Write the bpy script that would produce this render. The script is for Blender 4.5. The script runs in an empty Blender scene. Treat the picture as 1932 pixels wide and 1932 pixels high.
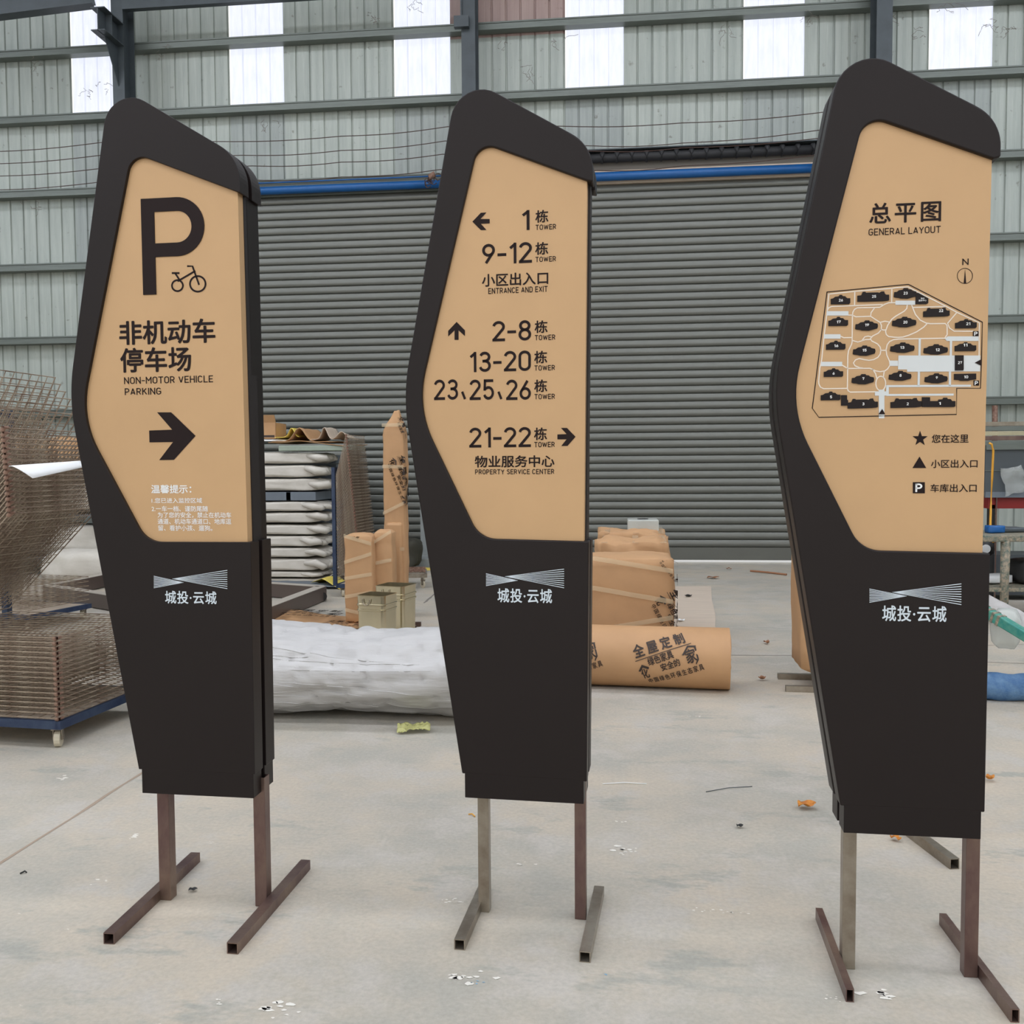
import bpy, bmesh, math, random
import numpy as np
from mathutils import Vector, Matrix, noise
R = math.radians
SC = bpy.context.scene; COL = SC.collection
random.seed(4)

# ------------------------------------------------------------------ camera
F = 1732.0; CAMH = 1.5
YAW, PITCH, ROLL = R(6.14), R(2.86), R(-.374)
cy, sy, cp, sp, cr, sr = math.cos(YAW), math.sin(YAW), math.cos(PITCH), math.sin(PITCH), math.cos(ROLL), math.sin(ROLL)
_f = np.array([-sy, cy, 0.]); _r = np.array([cy, sy, 0.]); _u = np.array([0, 0, 1.])
FW = _f*cp - _u*sp; U0 = _u*cp + _f*sp
RT = _r*cr + U0*sr; UP = -_r*sr + U0*cr
cam = bpy.data.objects.new('camera', bpy.data.cameras.new('camera')); COL.objects.link(cam)
cam.data.sensor_width = 36; cam.data.lens = F/1932*36; cam.data.clip_end = 200
cam.matrix_world = Matrix(((RT[0], UP[0], -FW[0], 0), (RT[1], UP[1], -FW[1], 0), (RT[2], UP[2], -FW[2], CAMH), (0, 0, 0, 1)))
SC.camera = cam
# ------------------------------------------------------------------ world, exposure
w = bpy.data.worlds.new('overcast'); SC.world = w; w.use_nodes = True
w.node_tree.nodes['Background'].inputs[0].default_value = (1.0, .985, .96, 1)
w.node_tree.nodes['Background'].inputs[1].default_value = 1.15
SC.view_settings.view_transform = 'Standard'; SC.view_settings.look = 'None'
SC.view_settings.gamma = 1; SC.view_settings.use_curve_mapping = False
SC.view_settings.exposure = 0.10
ROOF_LIGHT = 6.2
WALL_LIGHT = 1.02

# ------------------------------------------------------------------ measuring helpers (photo pixel -> point in the hall)
def ray(x, y): return FW*F + RT*(x-966) - UP*(y-966)
def fl(x, y, z=0.):
    D = ray(x, y); t = (z-CAMH)/D[2]; return Vector((D[0]*t, D[1]*t, z))
def at(x, y, Y):
    D = ray(x, y); t = Y/D[1]; return Vector((D[0]*t, Y, CAMH+D[2]*t))

# ------------------------------------------------------------------ materials
def lin(c):
    o = []
    for v in c:
        v = v/255.; o.append(v/12.92 if v <= .04045 else ((v+.055)/1.055)**2.4)
    return (o[0], o[1], o[2], 1)
def mat(name, c, rough=.6, metal=0., var=.0, vscale=6., c2=None, bump=0., bscale=60., emit=0., trans=0., alpha=1., stretch=(1, 1, 1), coat=0., spec=.5):
    m = bpy.data.materials.new(name); m.use_nodes = True; nt = m.node_tree; N = nt.nodes; L = nt.links
    b = N['Principled BSDF']; b.inputs['Roughness'].default_value = rough; b.inputs['Metallic'].default_value = metal
    b.inputs['Base Color'].default_value = lin(c); b.inputs['Specular IOR Level'].default_value = spec
    if coat: b.inputs['Coat Weight'].default_value = coat; b.inputs['Coat Roughness'].default_value = .25
    if trans: b.inputs['Transmission Weight'].default_value = trans
    if alpha < 1: b.inputs['Alpha'].default_value = alpha
    if emit: b.inputs['Emission Color'].default_value = lin(c); b.inputs['Emission Strength'].default_value = emit
    if var or c2 or bump:
        tc = N.new('ShaderNodeTexCoord'); mp = N.new('ShaderNodeMapping'); mp.inputs['Scale'].default_value = stretch
        L.new(tc.outputs['Object'], mp.inputs['Vector'])
    if var or c2:
        nz = N.new('ShaderNodeTexNoise'); nz.inputs['Scale'].default_value = vscale; nz.inputs['Detail'].default_value = 6; nz.inputs['Roughness'].default_value = .62
        L.new(mp.outputs[0], nz.inputs['Vector'])
        rp = N.new('ShaderNodeValToRGB'); rp.color_ramp.elements[0].position = .33; rp.color_ramp.elements[1].position = .67
        a = lin(c); d = lin(c2) if c2 else tuple(min(1, v*(1+var)) for v in a[:3])+(1,)
        rp.color_ramp.elements[0].color = a if c2 else tuple(v*(1-var) for v in a[:3])+(1,)
        rp.color_ramp.elements[1].color = d
        L.new(nz.outputs['Fac'], rp.inputs[0]); L.new(rp.outputs[0], b.inputs['Base Color'])
        if emit: L.new(rp.outputs[0], b.inputs['Emission Color'])
    if bump:
        n2 = N.new('ShaderNodeTexNoise'); n2.inputs['Scale'].default_value = bscale; n2.inputs['Detail'].default_value = 4
        L.new(mp.outputs[0], n2.inputs['Vector'])
        bp = N.new('ShaderNodeBump'); bp.inputs['Strength'].default_value = bump; bp.inputs['Distance'].default_value = .01
        L.new(n2.outputs['Fac'], bp.inputs['Height']); L.new(bp.outputs[0], b.inputs['Normal'])
    return m
M = {}
M['brown'] = mat('bronze_brown_paint', (28, 21, 20), .40, .1, var=.05, vscale=3, bump=.02, bscale=400, spec=.28)
M['core'] = mat('dark_gap_paint', (26, 19, 18), .6)
M['gold'] = mat('champagne_paint', (194, 157, 114), .42, .15, var=.035, vscale=2.5)
M['ink'] = mat('dark_brown_lettering', (30, 17, 16), .55, spec=.2)
M['block'] = mat('dark_raised_block', (26, 18, 18), .5, spec=.25)
M['white_ink'] = mat('white_lettering', (232, 232, 230), .5)
M['silver_ink'] = mat('silver_lettering', (205, 215, 222), .4)
M['map_grey'] = mat('pale_grey_print', (208, 212, 212), .5)
M['map_path'] = mat('cream_print', (228, 216, 200), .5)
M['steel'] = mat('oxidised_steel_tube', (96, 72, 72), .32, .65, c2=(138, 118, 104), vscale=5, bump=.05, bscale=90, stretch=(1, 1, .5))
M['steel_grey'] = mat('bare_steel_tube', (130, 118, 104), .3, .7, c2=(168, 160, 146), vscale=7, bump=.05, bscale=90)
M['dark'] = mat('tube_mouth_shade', (14, 14, 14), .8)
M['frame_steel'] = mat('slate_paint', (66, 73, 77), .5, .1, var=.12, vscale=5)
M['girt'] = mat('galvanised_girt', (106, 112, 106), .42, .35, var=.1, vscale=8, stretch=(.4, 1, 4))
M['slat'] = mat('grey_shutter_slat', (106, 107, 101), .36, .5, var=.05, vscale=4, stretch=(.3, 1, 1))
M['blue'] = mat('blue_paint', (24, 88, 150), .38, .05, var=.08, vscale=5)
M['bluerack'] = mat('worn_navy_paint', (26, 42, 72), .45, .1, c2=(54, 68, 90), vscale=12)
M['rubber'] = mat('black_ribbed_rubber', (38, 38, 40), .6)
M['wire'] = mat('tray_wire', (178, 164, 144), .45, .35, c2=(120, 98, 82), vscale=9)
M['clip'] = mat('rusty_tray_corner', (104, 66, 52), .6, .3, c2=(158, 132, 114), vscale=25)
M['cable'] = mat('brown_cable', (70, 52, 46), .6)
M['card'] = mat('kraft_cardboard', (182, 142, 102), .8, var=.06, vscale=4, bump=.15, bscale=12)
M['card2'] = mat('kraft_paper', (188, 146, 104), .62, var=.06, vscale=3)
M['cardfloor'] = mat('trodden_cardboard', (196, 180, 162), .85, var=.07, vscale=5, bump=.2, bscale=20, stretch=(.4, 3, 1))
M['cardprint'] = mat('black_print', (56, 44, 38), .6)
M['tape'] = mat('clear_tape', (232, 212, 176), .08, alpha=.38, bump=.4, bscale=60)
M['whitewrap'] = mat('white_film', (190, 188, 186), .45, var=.03, vscale=2, bump=1., bscale=7, stretch=(.35, 2, 3))
M['cloth'] = mat('dusty_cloth_wrap', (186, 180, 168), .75, c2=(206, 200, 190), vscale=4, bump=.5, bscale=14, stretch=(.5, 1, 1))
M['paper'] = mat('white_paper', (235, 236, 236), .7)
M['foam'] = mat('grey_board', (104, 112, 120), .6, var=.06, vscale=5)
M['zinc'] = mat('galvanised_bin', (206, 196, 168), .2, .92, var=.08, vscale=6, stretch=(1, 1, .3))
M['yellow'] = mat('yellow_sheet', (226, 204, 96), .5)
M['film'] = mat('yellow_green_film', (206, 204, 134), .2, alpha=.62, bump=.8, bscale=60)
M['alu'] = mat('anodised_brown_frame', (96, 84, 78), .4, .3)
M['alutop'] = mat('pale_frame_top', (170, 162, 150), .6)
M['leaf'] = mat('dry_orange_leaf', (214, 142, 50), .6, c2=(178, 104, 44), vscale=30)
M['leafb'] = mat('brown_leaf', (150, 104, 74), .7)
M['paint'] = mat('paint_crust', (70, 92, 84), .6, c2=(168, 150, 128), vscale=30, bump=.8, bscale=60)
M['greybox'] = mat('dark_grey_cabinet', (74, 80, 84), .45, .1)
M['red'] = mat('red_steel', (132, 24, 22), .5)
M['teal'] = mat('teal_tape', (36, 128, 120), .45, c2=(90, 150, 130), vscale=20)
M['bluerag'] = mat('blue_paint_rag', (58, 102, 152), .6, c2=(104, 140, 176), vscale=14, bump=1., bscale=25)
M['clear'] = mat('clear_plastic', (214, 218, 214), .12, alpha=.28, bump=.8, bscale=30)
M['plastic'] = mat('milky_plastic', (206, 210, 204), .25, alpha=.65, bump=.5, bscale=18)
M['hose'] = mat('yellow_hose', (216, 156, 52), .45)
M['concrete'] = mat('grey_concrete', (140, 144, 142), .8, var=.08, vscale=6)
M['darkjunk'] = mat('dark_olive_cloth', (58, 56, 46), .8, var=.2, vscale=8)
M['wheel'] = mat('cream_caster_wheel', (196, 186, 164), .5)
M['black'] = mat('black_plastic', (28, 28, 28), .5)
M['scuff'] = mat('white_paint_mark', (222, 218, 208), .8)
M['bluespot'] = mat('blue_paint_mark', (120, 164, 190), .8)
M['joint'] = mat('dirty_joint_filler', (158, 140, 122), .9)
M['jointdark'] = mat('dark_joint', (124, 118, 110), .9)
def sky_mat():
    m = mat('translucent_daylight_panel', (238, 241, 252), .4, c2=(222, 227, 242), vscale=4.5, emit=WALL_LIGHT, stretch=(3, 1, .5))
    nt = m.node_tree; N = nt.nodes; L = nt.links; b = N['Principled BSDF']
    src = b.inputs['Emission Color'].links[0].from_socket
    L.remove(b.inputs['Base Color'].links[0]); b.inputs['Base Color'].default_value = (.05, .05, .055, 1)
    tc = N.new('ShaderNodeTexCoord'); sx = N.new('ShaderNodeSeparateXYZ'); L.new(tc.outputs['Object'], sx.inputs[0])
    dv = N.new('ShaderNodeMath'); dv.operation = 'DIVIDE'; dv.inputs[1].default_value = 2.675/12; L.new(sx.outputs[0], dv.inputs[0])
    fr = N.new('ShaderNodeMath'); fr.operation = 'FRACT'; L.new(dv.outputs[0], fr.inputs[0])
    rp = N.new('ShaderNodeValToRGB'); e = rp.color_ramp.elements; e[0].position = .0; e[0].color = (1, 1, 1, 1); e[1].position = .84; e[1].color = (1, 1, 1, 1)
    q = e.new(.88); q.color = (.80, .81, .84, 1); q = e.new(.93); q.color = (.86, .87, .9, 1); q = e.new(.96); q.color = (1, 1, 1, 1)
    L.new(fr.outputs[0], rp.inputs[0]); mx = N.new('ShaderNodeMixRGB'); mx.blend_type = 'MULTIPLY'; mx.inputs[0].default_value = 1
    L.new(src, mx.inputs[1]); L.new(rp.outputs[0], mx.inputs[2]); L.new(mx.outputs[0], b.inputs['Emission Color'])
    return m
M['skylight'] = sky_mat()
M['side_panel'] = mat('side_glow_panel', (238, 242, 255), .4, emit=5.0)
M['roof_panel'] = mat('roof_daylight_panel', (240, 244, 255), .4, emit=ROOF_LIGHT)
def sheet_mat(name, c, c2):
    m = mat(name, c, .45, .1, c2=c2, vscale=2.2, stretch=(4, 1, .35), bump=.05, bscale=30)
    nt = m.node_tree; N = nt.nodes; L = nt.links; b = N['Principled BSDF']
    src = b.inputs['Base Color'].links[0].from_socket
    g = N.new('ShaderNodeNewGeometry'); nz = N.new('ShaderNodeTexNoise'); nz.inputs['Scale'].default_value = 9; nz.inputs['Detail'].default_value = 5
    L.new(g.outputs['Position'], nz.inputs['Vector'])
    rp = N.new('ShaderNodeValToRGB'); rp.color_ramp.elements[0].position = .66; rp.color_ramp.elements[1].position = .74
    L.new(nz.outputs['Fac'], rp.inputs[0])
    mx = N.new('ShaderNodeMixRGB'); mx.blend_type = 'MULTIPLY'; mx.inputs[2].default_value = (.62, .6, .56, 1)
    L.new(rp.outputs[0], mx.inputs[0]); L.new(src, mx.inputs[1]); L.new(mx.outputs[0], b.inputs['Base Color'])
    return m
M['sheet'] = sheet_mat('pale_grey_wall_sheet', (154, 161, 154), (176, 182, 174))
M['sheet_old'] = sheet_mat('dull_wall_sheet', (140, 147, 143), (160, 166, 161))
M['sheet_pink'] = sheet_mat('rust_tinted_sheet', (160, 136, 130), (172, 150, 142))
def floor_mat():
    m = bpy.data.materials.new('worn_concrete_floor'); m.use_nodes = True; nt = m.node_tree; N = nt.nodes; L = nt.links; b = N['Principled BSDF']
    b.inputs['Roughness'].default_value = .62; b.inputs['Specular IOR Level'].default_value = .35
    g = N.new('ShaderNodeNewGeometry')
    def nz(s, d, r=.6, st=None):
        n = N.new('ShaderNodeTexNoise'); n.inputs['Scale'].default_value = s; n.inputs['Detail'].default_value = d; n.inputs['Roughness'].default_value = r
        if st:
            mp = N.new('ShaderNodeMapping'); mp.inputs['Scale'].default_value = st; mp.inputs['Rotation'].default_value = (0, 0, .5); L.new(g.outputs['Position'], mp.inputs[0]); L.new(mp.outputs[0], n.inputs['Vector'])
        else: L.new(g.outputs['Position'], n.inputs['Vector'])
        return n.outputs['Fac']
    def ramp(f, p0, p1, c0=(0, 0, 0, 1), c1=(1, 1, 1, 1)):
        r = N.new('ShaderNodeValToRGB'); r.color_ramp.elements[0].position = p0; r.color_ramp.elements[1].position = p1
        r.color_ramp.elements[0].color = c0; r.color_ramp.elements[1].color = c1; L.new(f, r.inputs[0]); return r.outputs[0]
    def mix(f, a, c, bl='MIX'):
        x = N.new('ShaderNodeMixRGB'); x.blend_type = bl; L.new(f, x.inputs[0]); L.new(a, x.inputs[1])
        if isinstance(c, tuple): x.inputs[2].default_value = c
        else: L.new(c, x.inputs[2])
        return x.outputs[0]
    base = ramp(nz(.9, 7, .68), .40, .60, lin((168, 164, 153)), lin((188, 177, 160)))
    base = mix(ramp(nz(2.6, 8, .7), .5, .62), base, lin((182, 176, 166)))
    base = mix(ramp(nz(1.4, 5, .75, (1, 2.5, 1)), .57, .66), base, lin((160, 158, 148)))
    fine = ramp(nz(60, 4), .3, .7, (.9, .9, .9, 1), (1.08, 1.08, 1.08, 1))
    x = N.new('ShaderNodeMixRGB'); x.blend_type = 'MULTIPLY'; x.inputs[0].default_value = 1; L.new(base, x.inputs[1]); L.new(fine, x.inputs[2])
    c = mix(ramp(nz(7, 6, .75, (1, 3, 1)), .69, .72), x.outputs[0], lin((226, 222, 212)))
    c = mix(ramp(nz(5, 8, .8), .71, .76), c, lin((138, 132, 124)))
    L.new(c, b.inputs['Base Color'])
    bp = N.new('ShaderNodeBump'); bp.inputs['Strength'].default_value = .25; bp.inputs['Distance'].default_value = .004
    L.new(nz(30, 6, .7), bp.inputs['Height']); L.new(bp.outputs[0], b.inputs['Normal'])
    return m
M['floor'] = floor_mat()

# ------------------------------------------------------------------ object helpers
def tag(o, label=None, cat=None, group=None, kind=None):
    if label: o['label'] = label
    if cat: o['category'] = cat
    if group: o['group'] = group
    if kind: o['kind'] = kind
    return o
def empty(name, loc=(0, 0, 0), rz=0., label=None, cat=None, group=None, kind=None):
    o = bpy.data.objects.new(name, None); COL.objects.link(o); o.location = loc; o.rotation_euler = (0, 0, rz); o.empty_display_size = .1
    return tag(o, label, cat, group, kind)
def link(name, me, parent=None, loc=None, rz=None):
    o = bpy.data.objects.new(name, me); COL.objects.link(o)
    if parent: o.parent = parent
    if loc is not None: o.location = loc
    if rz is not None: o.rotation_euler = (0, 0, rz) if isinstance(rz, (int, float)) else rz
    return o
class MB:
    def __init__(s): s.v = []; s.f = []
    def add(s, vs, fs):
        n = len(s.v); s.v += [tuple(v) for v in vs]; s.f += [tuple(i+n for i in f) for f in fs]; return s
    def box(s, x0, x1, y0, y1, z0, z1):
        return s.add([(x0, y0, z0), (x1, y0, z0), (x1, y1, z0), (x0, y1, z0), (x0, y0, z1), (x1, y0, z1), (x1, y1, z1), (x0, y1, z1)],
                     [(0, 3, 2, 1), (4, 5, 6, 7), (0, 1, 5, 4), (1, 2, 6, 5), (2, 3, 7, 6), (3, 0, 4, 7)])
    def beam(s, a, b, w, h, up=(0, 0, 1)):
        a = Vector(a); b = Vector(b); d = (b-a).normalized(); u = Vector(up)
        if abs(d.dot(u)) > .98: u = Vector((0, 1, 0))
        r = d.cross(u).normalized(); u = r.cross(d).normalized()
        vs = [p+r*i*w/2+u*j*h/2 for p in (a, b) for i, j in ((-1, -1), (1, -1), (1, 1), (-1, 1))]
        return s.add(vs, [(0, 1, 2, 3), (7, 6, 5, 4), (0, 4, 5, 1), (1, 5, 6, 2), (2, 6, 7, 3), (3, 7, 4, 0)])
    def htube(s, a, b, w, h, t=.003):   # hollow square tube, open ends
        a = Vector(a); b = Vector(b); d = (b-a).normalized(); u = Vector((0, 0, 1))
        if abs(d.dot(u)) > .98: u = Vector((0, 1, 0))
        r = d.cross(u).normalized(); u = r.cross(d).normalized()
        vs = [p+r*i*(w/2-k)+u*j*(h/2-k) for p in (a, b) for k in (0, t) for i, j in ((-1, -1), (1, -1), (1, 1), (-1, 1))]
        fs = []
        for i in range(4):
            j = (i+1) % 4
            fs += [(i, i+8, j+8, j), (i+4, j+4, j+12, i+12), (i, j, j+4, i+4), (i+8, i+12, j+12, j+8)]
        return s.add(vs, fs)
    def tube(s, pts, r, n=8, cap=True):
        pts = [Vector(p) for p in pts]; base = len(s.v); k = len(pts)
        for i, p in enumerate(pts):
            d = (pts[min(i+1, k-1)]-pts[max(i-1, 0)]).normalized(); u = Vector((0, 0, 1)) if abs(d.z) < .95 else Vector((0, 1, 0))
            a = d.cross(u).normalized(); b = a.cross(d)
            rr = r[i] if isinstance(r, (list, tuple)) else r
            s.v += [tuple(p+a*math.cos(2*math.pi*j/n)*rr+b*math.sin(2*math.pi*j/n)*rr) for j in range(n)]
        for i in range(k-1):
            for j in range(n):
                s.f.append((base+i*n+j, base+i*n+(j+1) % n, base+(i+1)*n+(j+1) % n, base+(i+1)*n+j))
        if cap: s.f += [tuple(base+j for j in range(n))[::-1], tuple(base+(k-1)*n+j for j in range(n))]
        return s
    def mesh(s, m, smooth=False):
        me = bpy.data.meshes.new('mesh'); me.from_pydata(s.v, [], s.f); me.materials.append(m)
        if smooth: me.polygons.foreach_set('use_smooth', [True]*len(me.polygons))
        me.update(); return me
    def build(s, name, m, parent=None, smooth=False, loc=None, rz=None, bevel=0):
        o = link(name, s.mesh(m, smooth), parent, loc, rz)
        if bevel:
            b = o.modifiers.new('bevel', 'BEVEL'); b.width = bevel; b.segments = 2; b.limit_method = 'ANGLE'; b.angle_limit = R(35)
        return o
def prism_mesh(poly, y0, y1, m, hole=None, xf=None):
    """filled outline (x,z), extruded from y0 (front) to y1; optional hole"""
    bm = bmesh.new()
    def ring(p): 
        vs = [bm.verts.new((x, y0, z)) for x, z in p]; return [bm.edges.new((vs[i], vs[(i+1) % len(vs)])) for i in range(len(vs))]
    es = ring(poly)
    if hole: es += ring(hole)
    bmesh.ops.triangle_fill(bm, use_beauty=True, use_dissolve=False, edges=es)
    if y1 != y0:
        r = bmesh.ops.extrude_face_region(bm, geom=bm.faces[:])
        for v in r['geom']:
            if isinstance(v, bmesh.types.BMVert): v.co.y = y1
    bmesh.ops.recalc_face_normals(bm, faces=bm.faces[:])
    if y1 == y0:
        for f in bm.faces:
            if f.normal.y > 0: f.normal_flip()
    me = bpy.data.meshes.new('mesh'); bm.to_mesh(me); bm.free(); me.materials.append(m); return me
def fillet(poly, ts, n=10):
    out = []; k = len(poly)
    for i, p in enumerate(poly):
        t = ts[i]
        p = Vector(p)
        if not t: out.append(tuple(p)); continue
        a = Vector(poly[i-1]); b = Vector(poly[(i+1) % k]); da = (a-p).normalized(); db = (b-p).normalized()
        A = p+da*t; B = p+db*t
        half = da.angle(db)/2; r = t*math.tan(half); c = p+(da+db).normalized()*(r/math.sin(half))
        a0 = math.atan2(A.y-c.y, A.x-c.x); a1 = math.atan2(B.y-c.y, B.x-c.x); d = (a1-a0+math.pi) % (2*math.pi)-math.pi
        for j in range(n+1):
            q = a0+d*j/n; out.append((c.x+r*math.cos(q), c.y+r*math.sin(q)))
    return out
def blob_box(sx, sy_, sz, amp, seed, m, cuts=9, rnd=.35, freq=3., wr=(1, 1, 1), taper=None):
    """soft wrapped package: rounded subdivided box with folds; origin at base centre"""
    bm = bmesh.new(); bmesh.ops.create_cube(bm, size=2)
    bmesh.ops.subdivide_edges(bm, edges=bm.edges[:], cuts=cuts, use_grid_fill=True)
    off = Vector((seed*7.3, seed*3.1, seed*1.7))
    for v in bm.verts:
        c = v.co.copy(); q = c.copy()
        n = c.normalized()
        k = (abs(c.x)**8+abs(c.y)**8+abs(c.z)**8)**(1/8)
        q = c/k*(1-rnd*.0)
        l = max(abs(c.x), abs(c.y), abs(c.z)); e = sorted((abs(c.x), abs(c.y), abs(c.z)))[1]
        q = c*(1-rnd*.12*max(0, e-.5)*2)
        P = Vector((q.x*sx/2, q.y*sy_/2, q.z*sz/2))
        d = noise.noise(Vector((P.x*wr[0], P.y*wr[1], P.z*wr[2]))*freq+off)+.5*noise.noise(Vector((P.x*wr[0], P.y*wr[1], P.z*wr[2]))*freq*2.7+off)
        P += Vector((n.x, n.y, n.z))*d*amp
        v.co = P+Vector((0, 0, sz/2))
        if taper and v.co.z > sz*taper[0]:
            k_ = (v.co.z-sz*taper[0])/(sz*(1-taper[0])); v.co.x = v.co.x*(1-taper[1]*k_**.8)+taper[2]*k_; v.co.y *= 1-.6*k_
    mz = min(v.co.z for v in bm.verts)
    for v in bm.verts: v.co.z -= mz
    me = bpy.data.meshes.new('mesh'); bm.to_mesh(me); bm.free(); me.materials.append(m)
    me.polygons.foreach_set('use_smooth', [True]*len(me.polygons)); return me
def sheet_mesh(w, d, m, nx=14, ny=10, amp=.01, seed=1, freq=4, curl=None, thick=.004):
    b = MB(); n = (nx+1)*(ny+1); top = []
    for j in range(ny+1):
        for i in range(nx+1):
            x = (i/nx-.5)*w; y = (j/ny-.5)*d
            z = amp*(1+noise.noise(Vector((x*freq, y*freq, seed*5.1)))) + (curl(i/nx, j/ny) if curl else 0)
            top.append((x, y, z))
    b.v = [(x, y, z+thick) for x, y, z in top]+[(x, y, z) for x, y, z in top]
    W = nx+1
    for j in range(ny):
        for i in range(nx):
            a = j*W+i; q = (a, a+1, a+W+1, a+W); b.f.append(q); b.f.append(tuple(k+n for k in q[::-1]))
    for i in range(nx): b.f.append((i+1, i, i+n, i+1+n)); a = ny*W+i; b.f.append((a, a+1, a+1+n, a+n))
    for j in range(ny): a = j*W; b.f.append((a, a+W, a+W+n, a+n)); a += nx; b.f.append((a+W, a, a+n, a+W+n))
    return b.mesh(m, True)
# text -> flat outline mesh (verts in unit box) -------------------------------------------------
_tc = {}
def _arc(cx_, cy_, rx, ry, a0, a1, n=10): return [(cx_+rx*math.cos(R(a0+(a1-a0)*i/n)), cy_+ry*math.sin(R(a0+(a1-a0)*i/n))) for i in range(n+1)]
def _el(x0, x1, y0, y1, r=None):   # stadium ring
    w_, h_ = x1-x0, y1-y0; r = r or w_/2; m = (x0+x1)/2
    return [(x1, y0+r)]+_arc(x1-r, y1-r, r, r, 0, 90, 7)+_arc(x0+r, y1-r, r, r, 90, 180, 7)+_arc(x0+r, y0+r, r, r, 180, 270, 7)+_arc(x1-r, y0+r, r, r, 270, 360, 7)
GL = {'0': (.5, [_el(0, .5, 0, 1)]), '1': (.24, [[(0, .78), (.24, 1), (.24, 0)]]),
 '2': (.5, [_arc(.25, .75, .25, .25, 170, -30, 12)+[(.0, .0), (.5, 0)]]),
 '3': (.5, [_arc(.25, .77, .23, .23, 160, -70, 10)+[(.2, .54)], [(.2, .54), (.27, .54)]+_arc(.25, .27, .25, .27, 75, -165, 12)]),
 '5': (.5, [[(.46, 1), (.06, 1), (.04, .52)]+_arc(.25, .31, .25, .31, 120, -160, 13)]),
 '6': (.5, [_arc(.25, .28, .25, .28, 0, 360, 20), [(.38, 1), (.04, .42)]]), '7': (.48, [[(0, .85), (0, 1), (.48, 1), (.18, 0)]]),
 '8': (.5, [_arc(.25, .27, .25, .27, 0, 360, 20), _arc(.25, .77, .22, .23, 0, 360, 18)]), '9': (.5, [_arc(.25, .72, .25, .28, 0, 360, 20), [(.12, 0), (.46, .58)]]),
 '4': (.5, [[(.36, 0), (.36, .5)], [(.24, 1), (0, .22), (.5, .22)]]), '-': (.3, [[(0, .44), (.3, .44)]]), ' ': (.1, []), '.': (.02, [[(0, 0), (.02, 0)]]),
 'A': (.56, [[(0, 0), (.28, 1), (.56, 0)], [(.1, .26), (.46, .26)]]), 'C': (.52, [_arc(.26, .74, .26, .26, 15, 180, 9)+_arc(.26, .26, .26, .26, 180, 345, 9)]),
 'D': (.52, [[(0, 0), (0, 1), (.26, 1)]+_arc(.26, .74, .26, .26, 90, 0, 7)+_arc(.26, .26, .26, .26, 0, -90, 7)+[(0, 0)]]), 'E': (.46, [[(.46, 0), (0, 0), (0, 1), (.46, 1)], [(0, .5), (.4, .5)]]),
 'G': (.54, [_arc(.27, .73, .27, .27, 20, 180, 9)+_arc(.27, .27, .27, .27, 180, 360, 9)+[(.54, .46), (.3, .46)]]), 'H': (.54, [[(0, 0), (0, 1)], [(.54, 0), (.54, 1)], [(0, .5), (.54, .5)]]),
 'I': (.0, [[(0, 0), (0, 1)]]), 'K': (.54, [[(0, 0), (0, 1)], [(.5, 1), (0, .4)], [(.18, .58), (.54, 0)]]), 'L': (.44, [[(0, 1), (0, 0), (.44, 0)]]), 'M': (.66, [[(0, 0), (0, 1), (.33, .4), (.66, 1), (.66, 0)]]),
 'N': (.56, [[(0, 0), (0, 1), (.56, 0), (.56, 1)]]), 'O': (.54, [_el(0, .54, 0, 1)]), 'P': (.5, [[(0, 0), (0, 1), (.24, 1)]+_arc(.24, .72, .26, .28, 90, -90, 10)+[(0, .44)]]),
 'R': (.52, [[(0, 0), (0, 1), (.24, 1)]+_arc(.24, .73, .26, .27, 90, -90, 10)+[(0, .46)], [(.26, .46), (.52, 0)]]), 'S': (.5, [_arc(.25, .76, .25, .24, 25, 200, 10)+_arc(.25, .25, .25, .25, 60, -155, 12)]),
 'T': (.54, [[(0, 1), (.54, 1)], [(.27, 1), (.27, 0)]]), 'U': (.54, [[(0, 1)]+_arc(.27, .27, .27, .27, 180, 360, 12)+[(.54, 1)]]), 'V': (.56, [[(0, 1), (.28, 0), (.56, 1)]]),
 'W': (.84, [[(0, 1), (.21, 0), (.42, .9), (.63, 0), (.84, 1)]]), 'X': (.54, [[(0, 0), (.54, 1)], [(0, 1), (.54, 0)]]), 'Y': (.56, [[(0, 1), (.28, .44), (.56, 1)], [(.28, .44), (.28, 0)]])}
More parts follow.
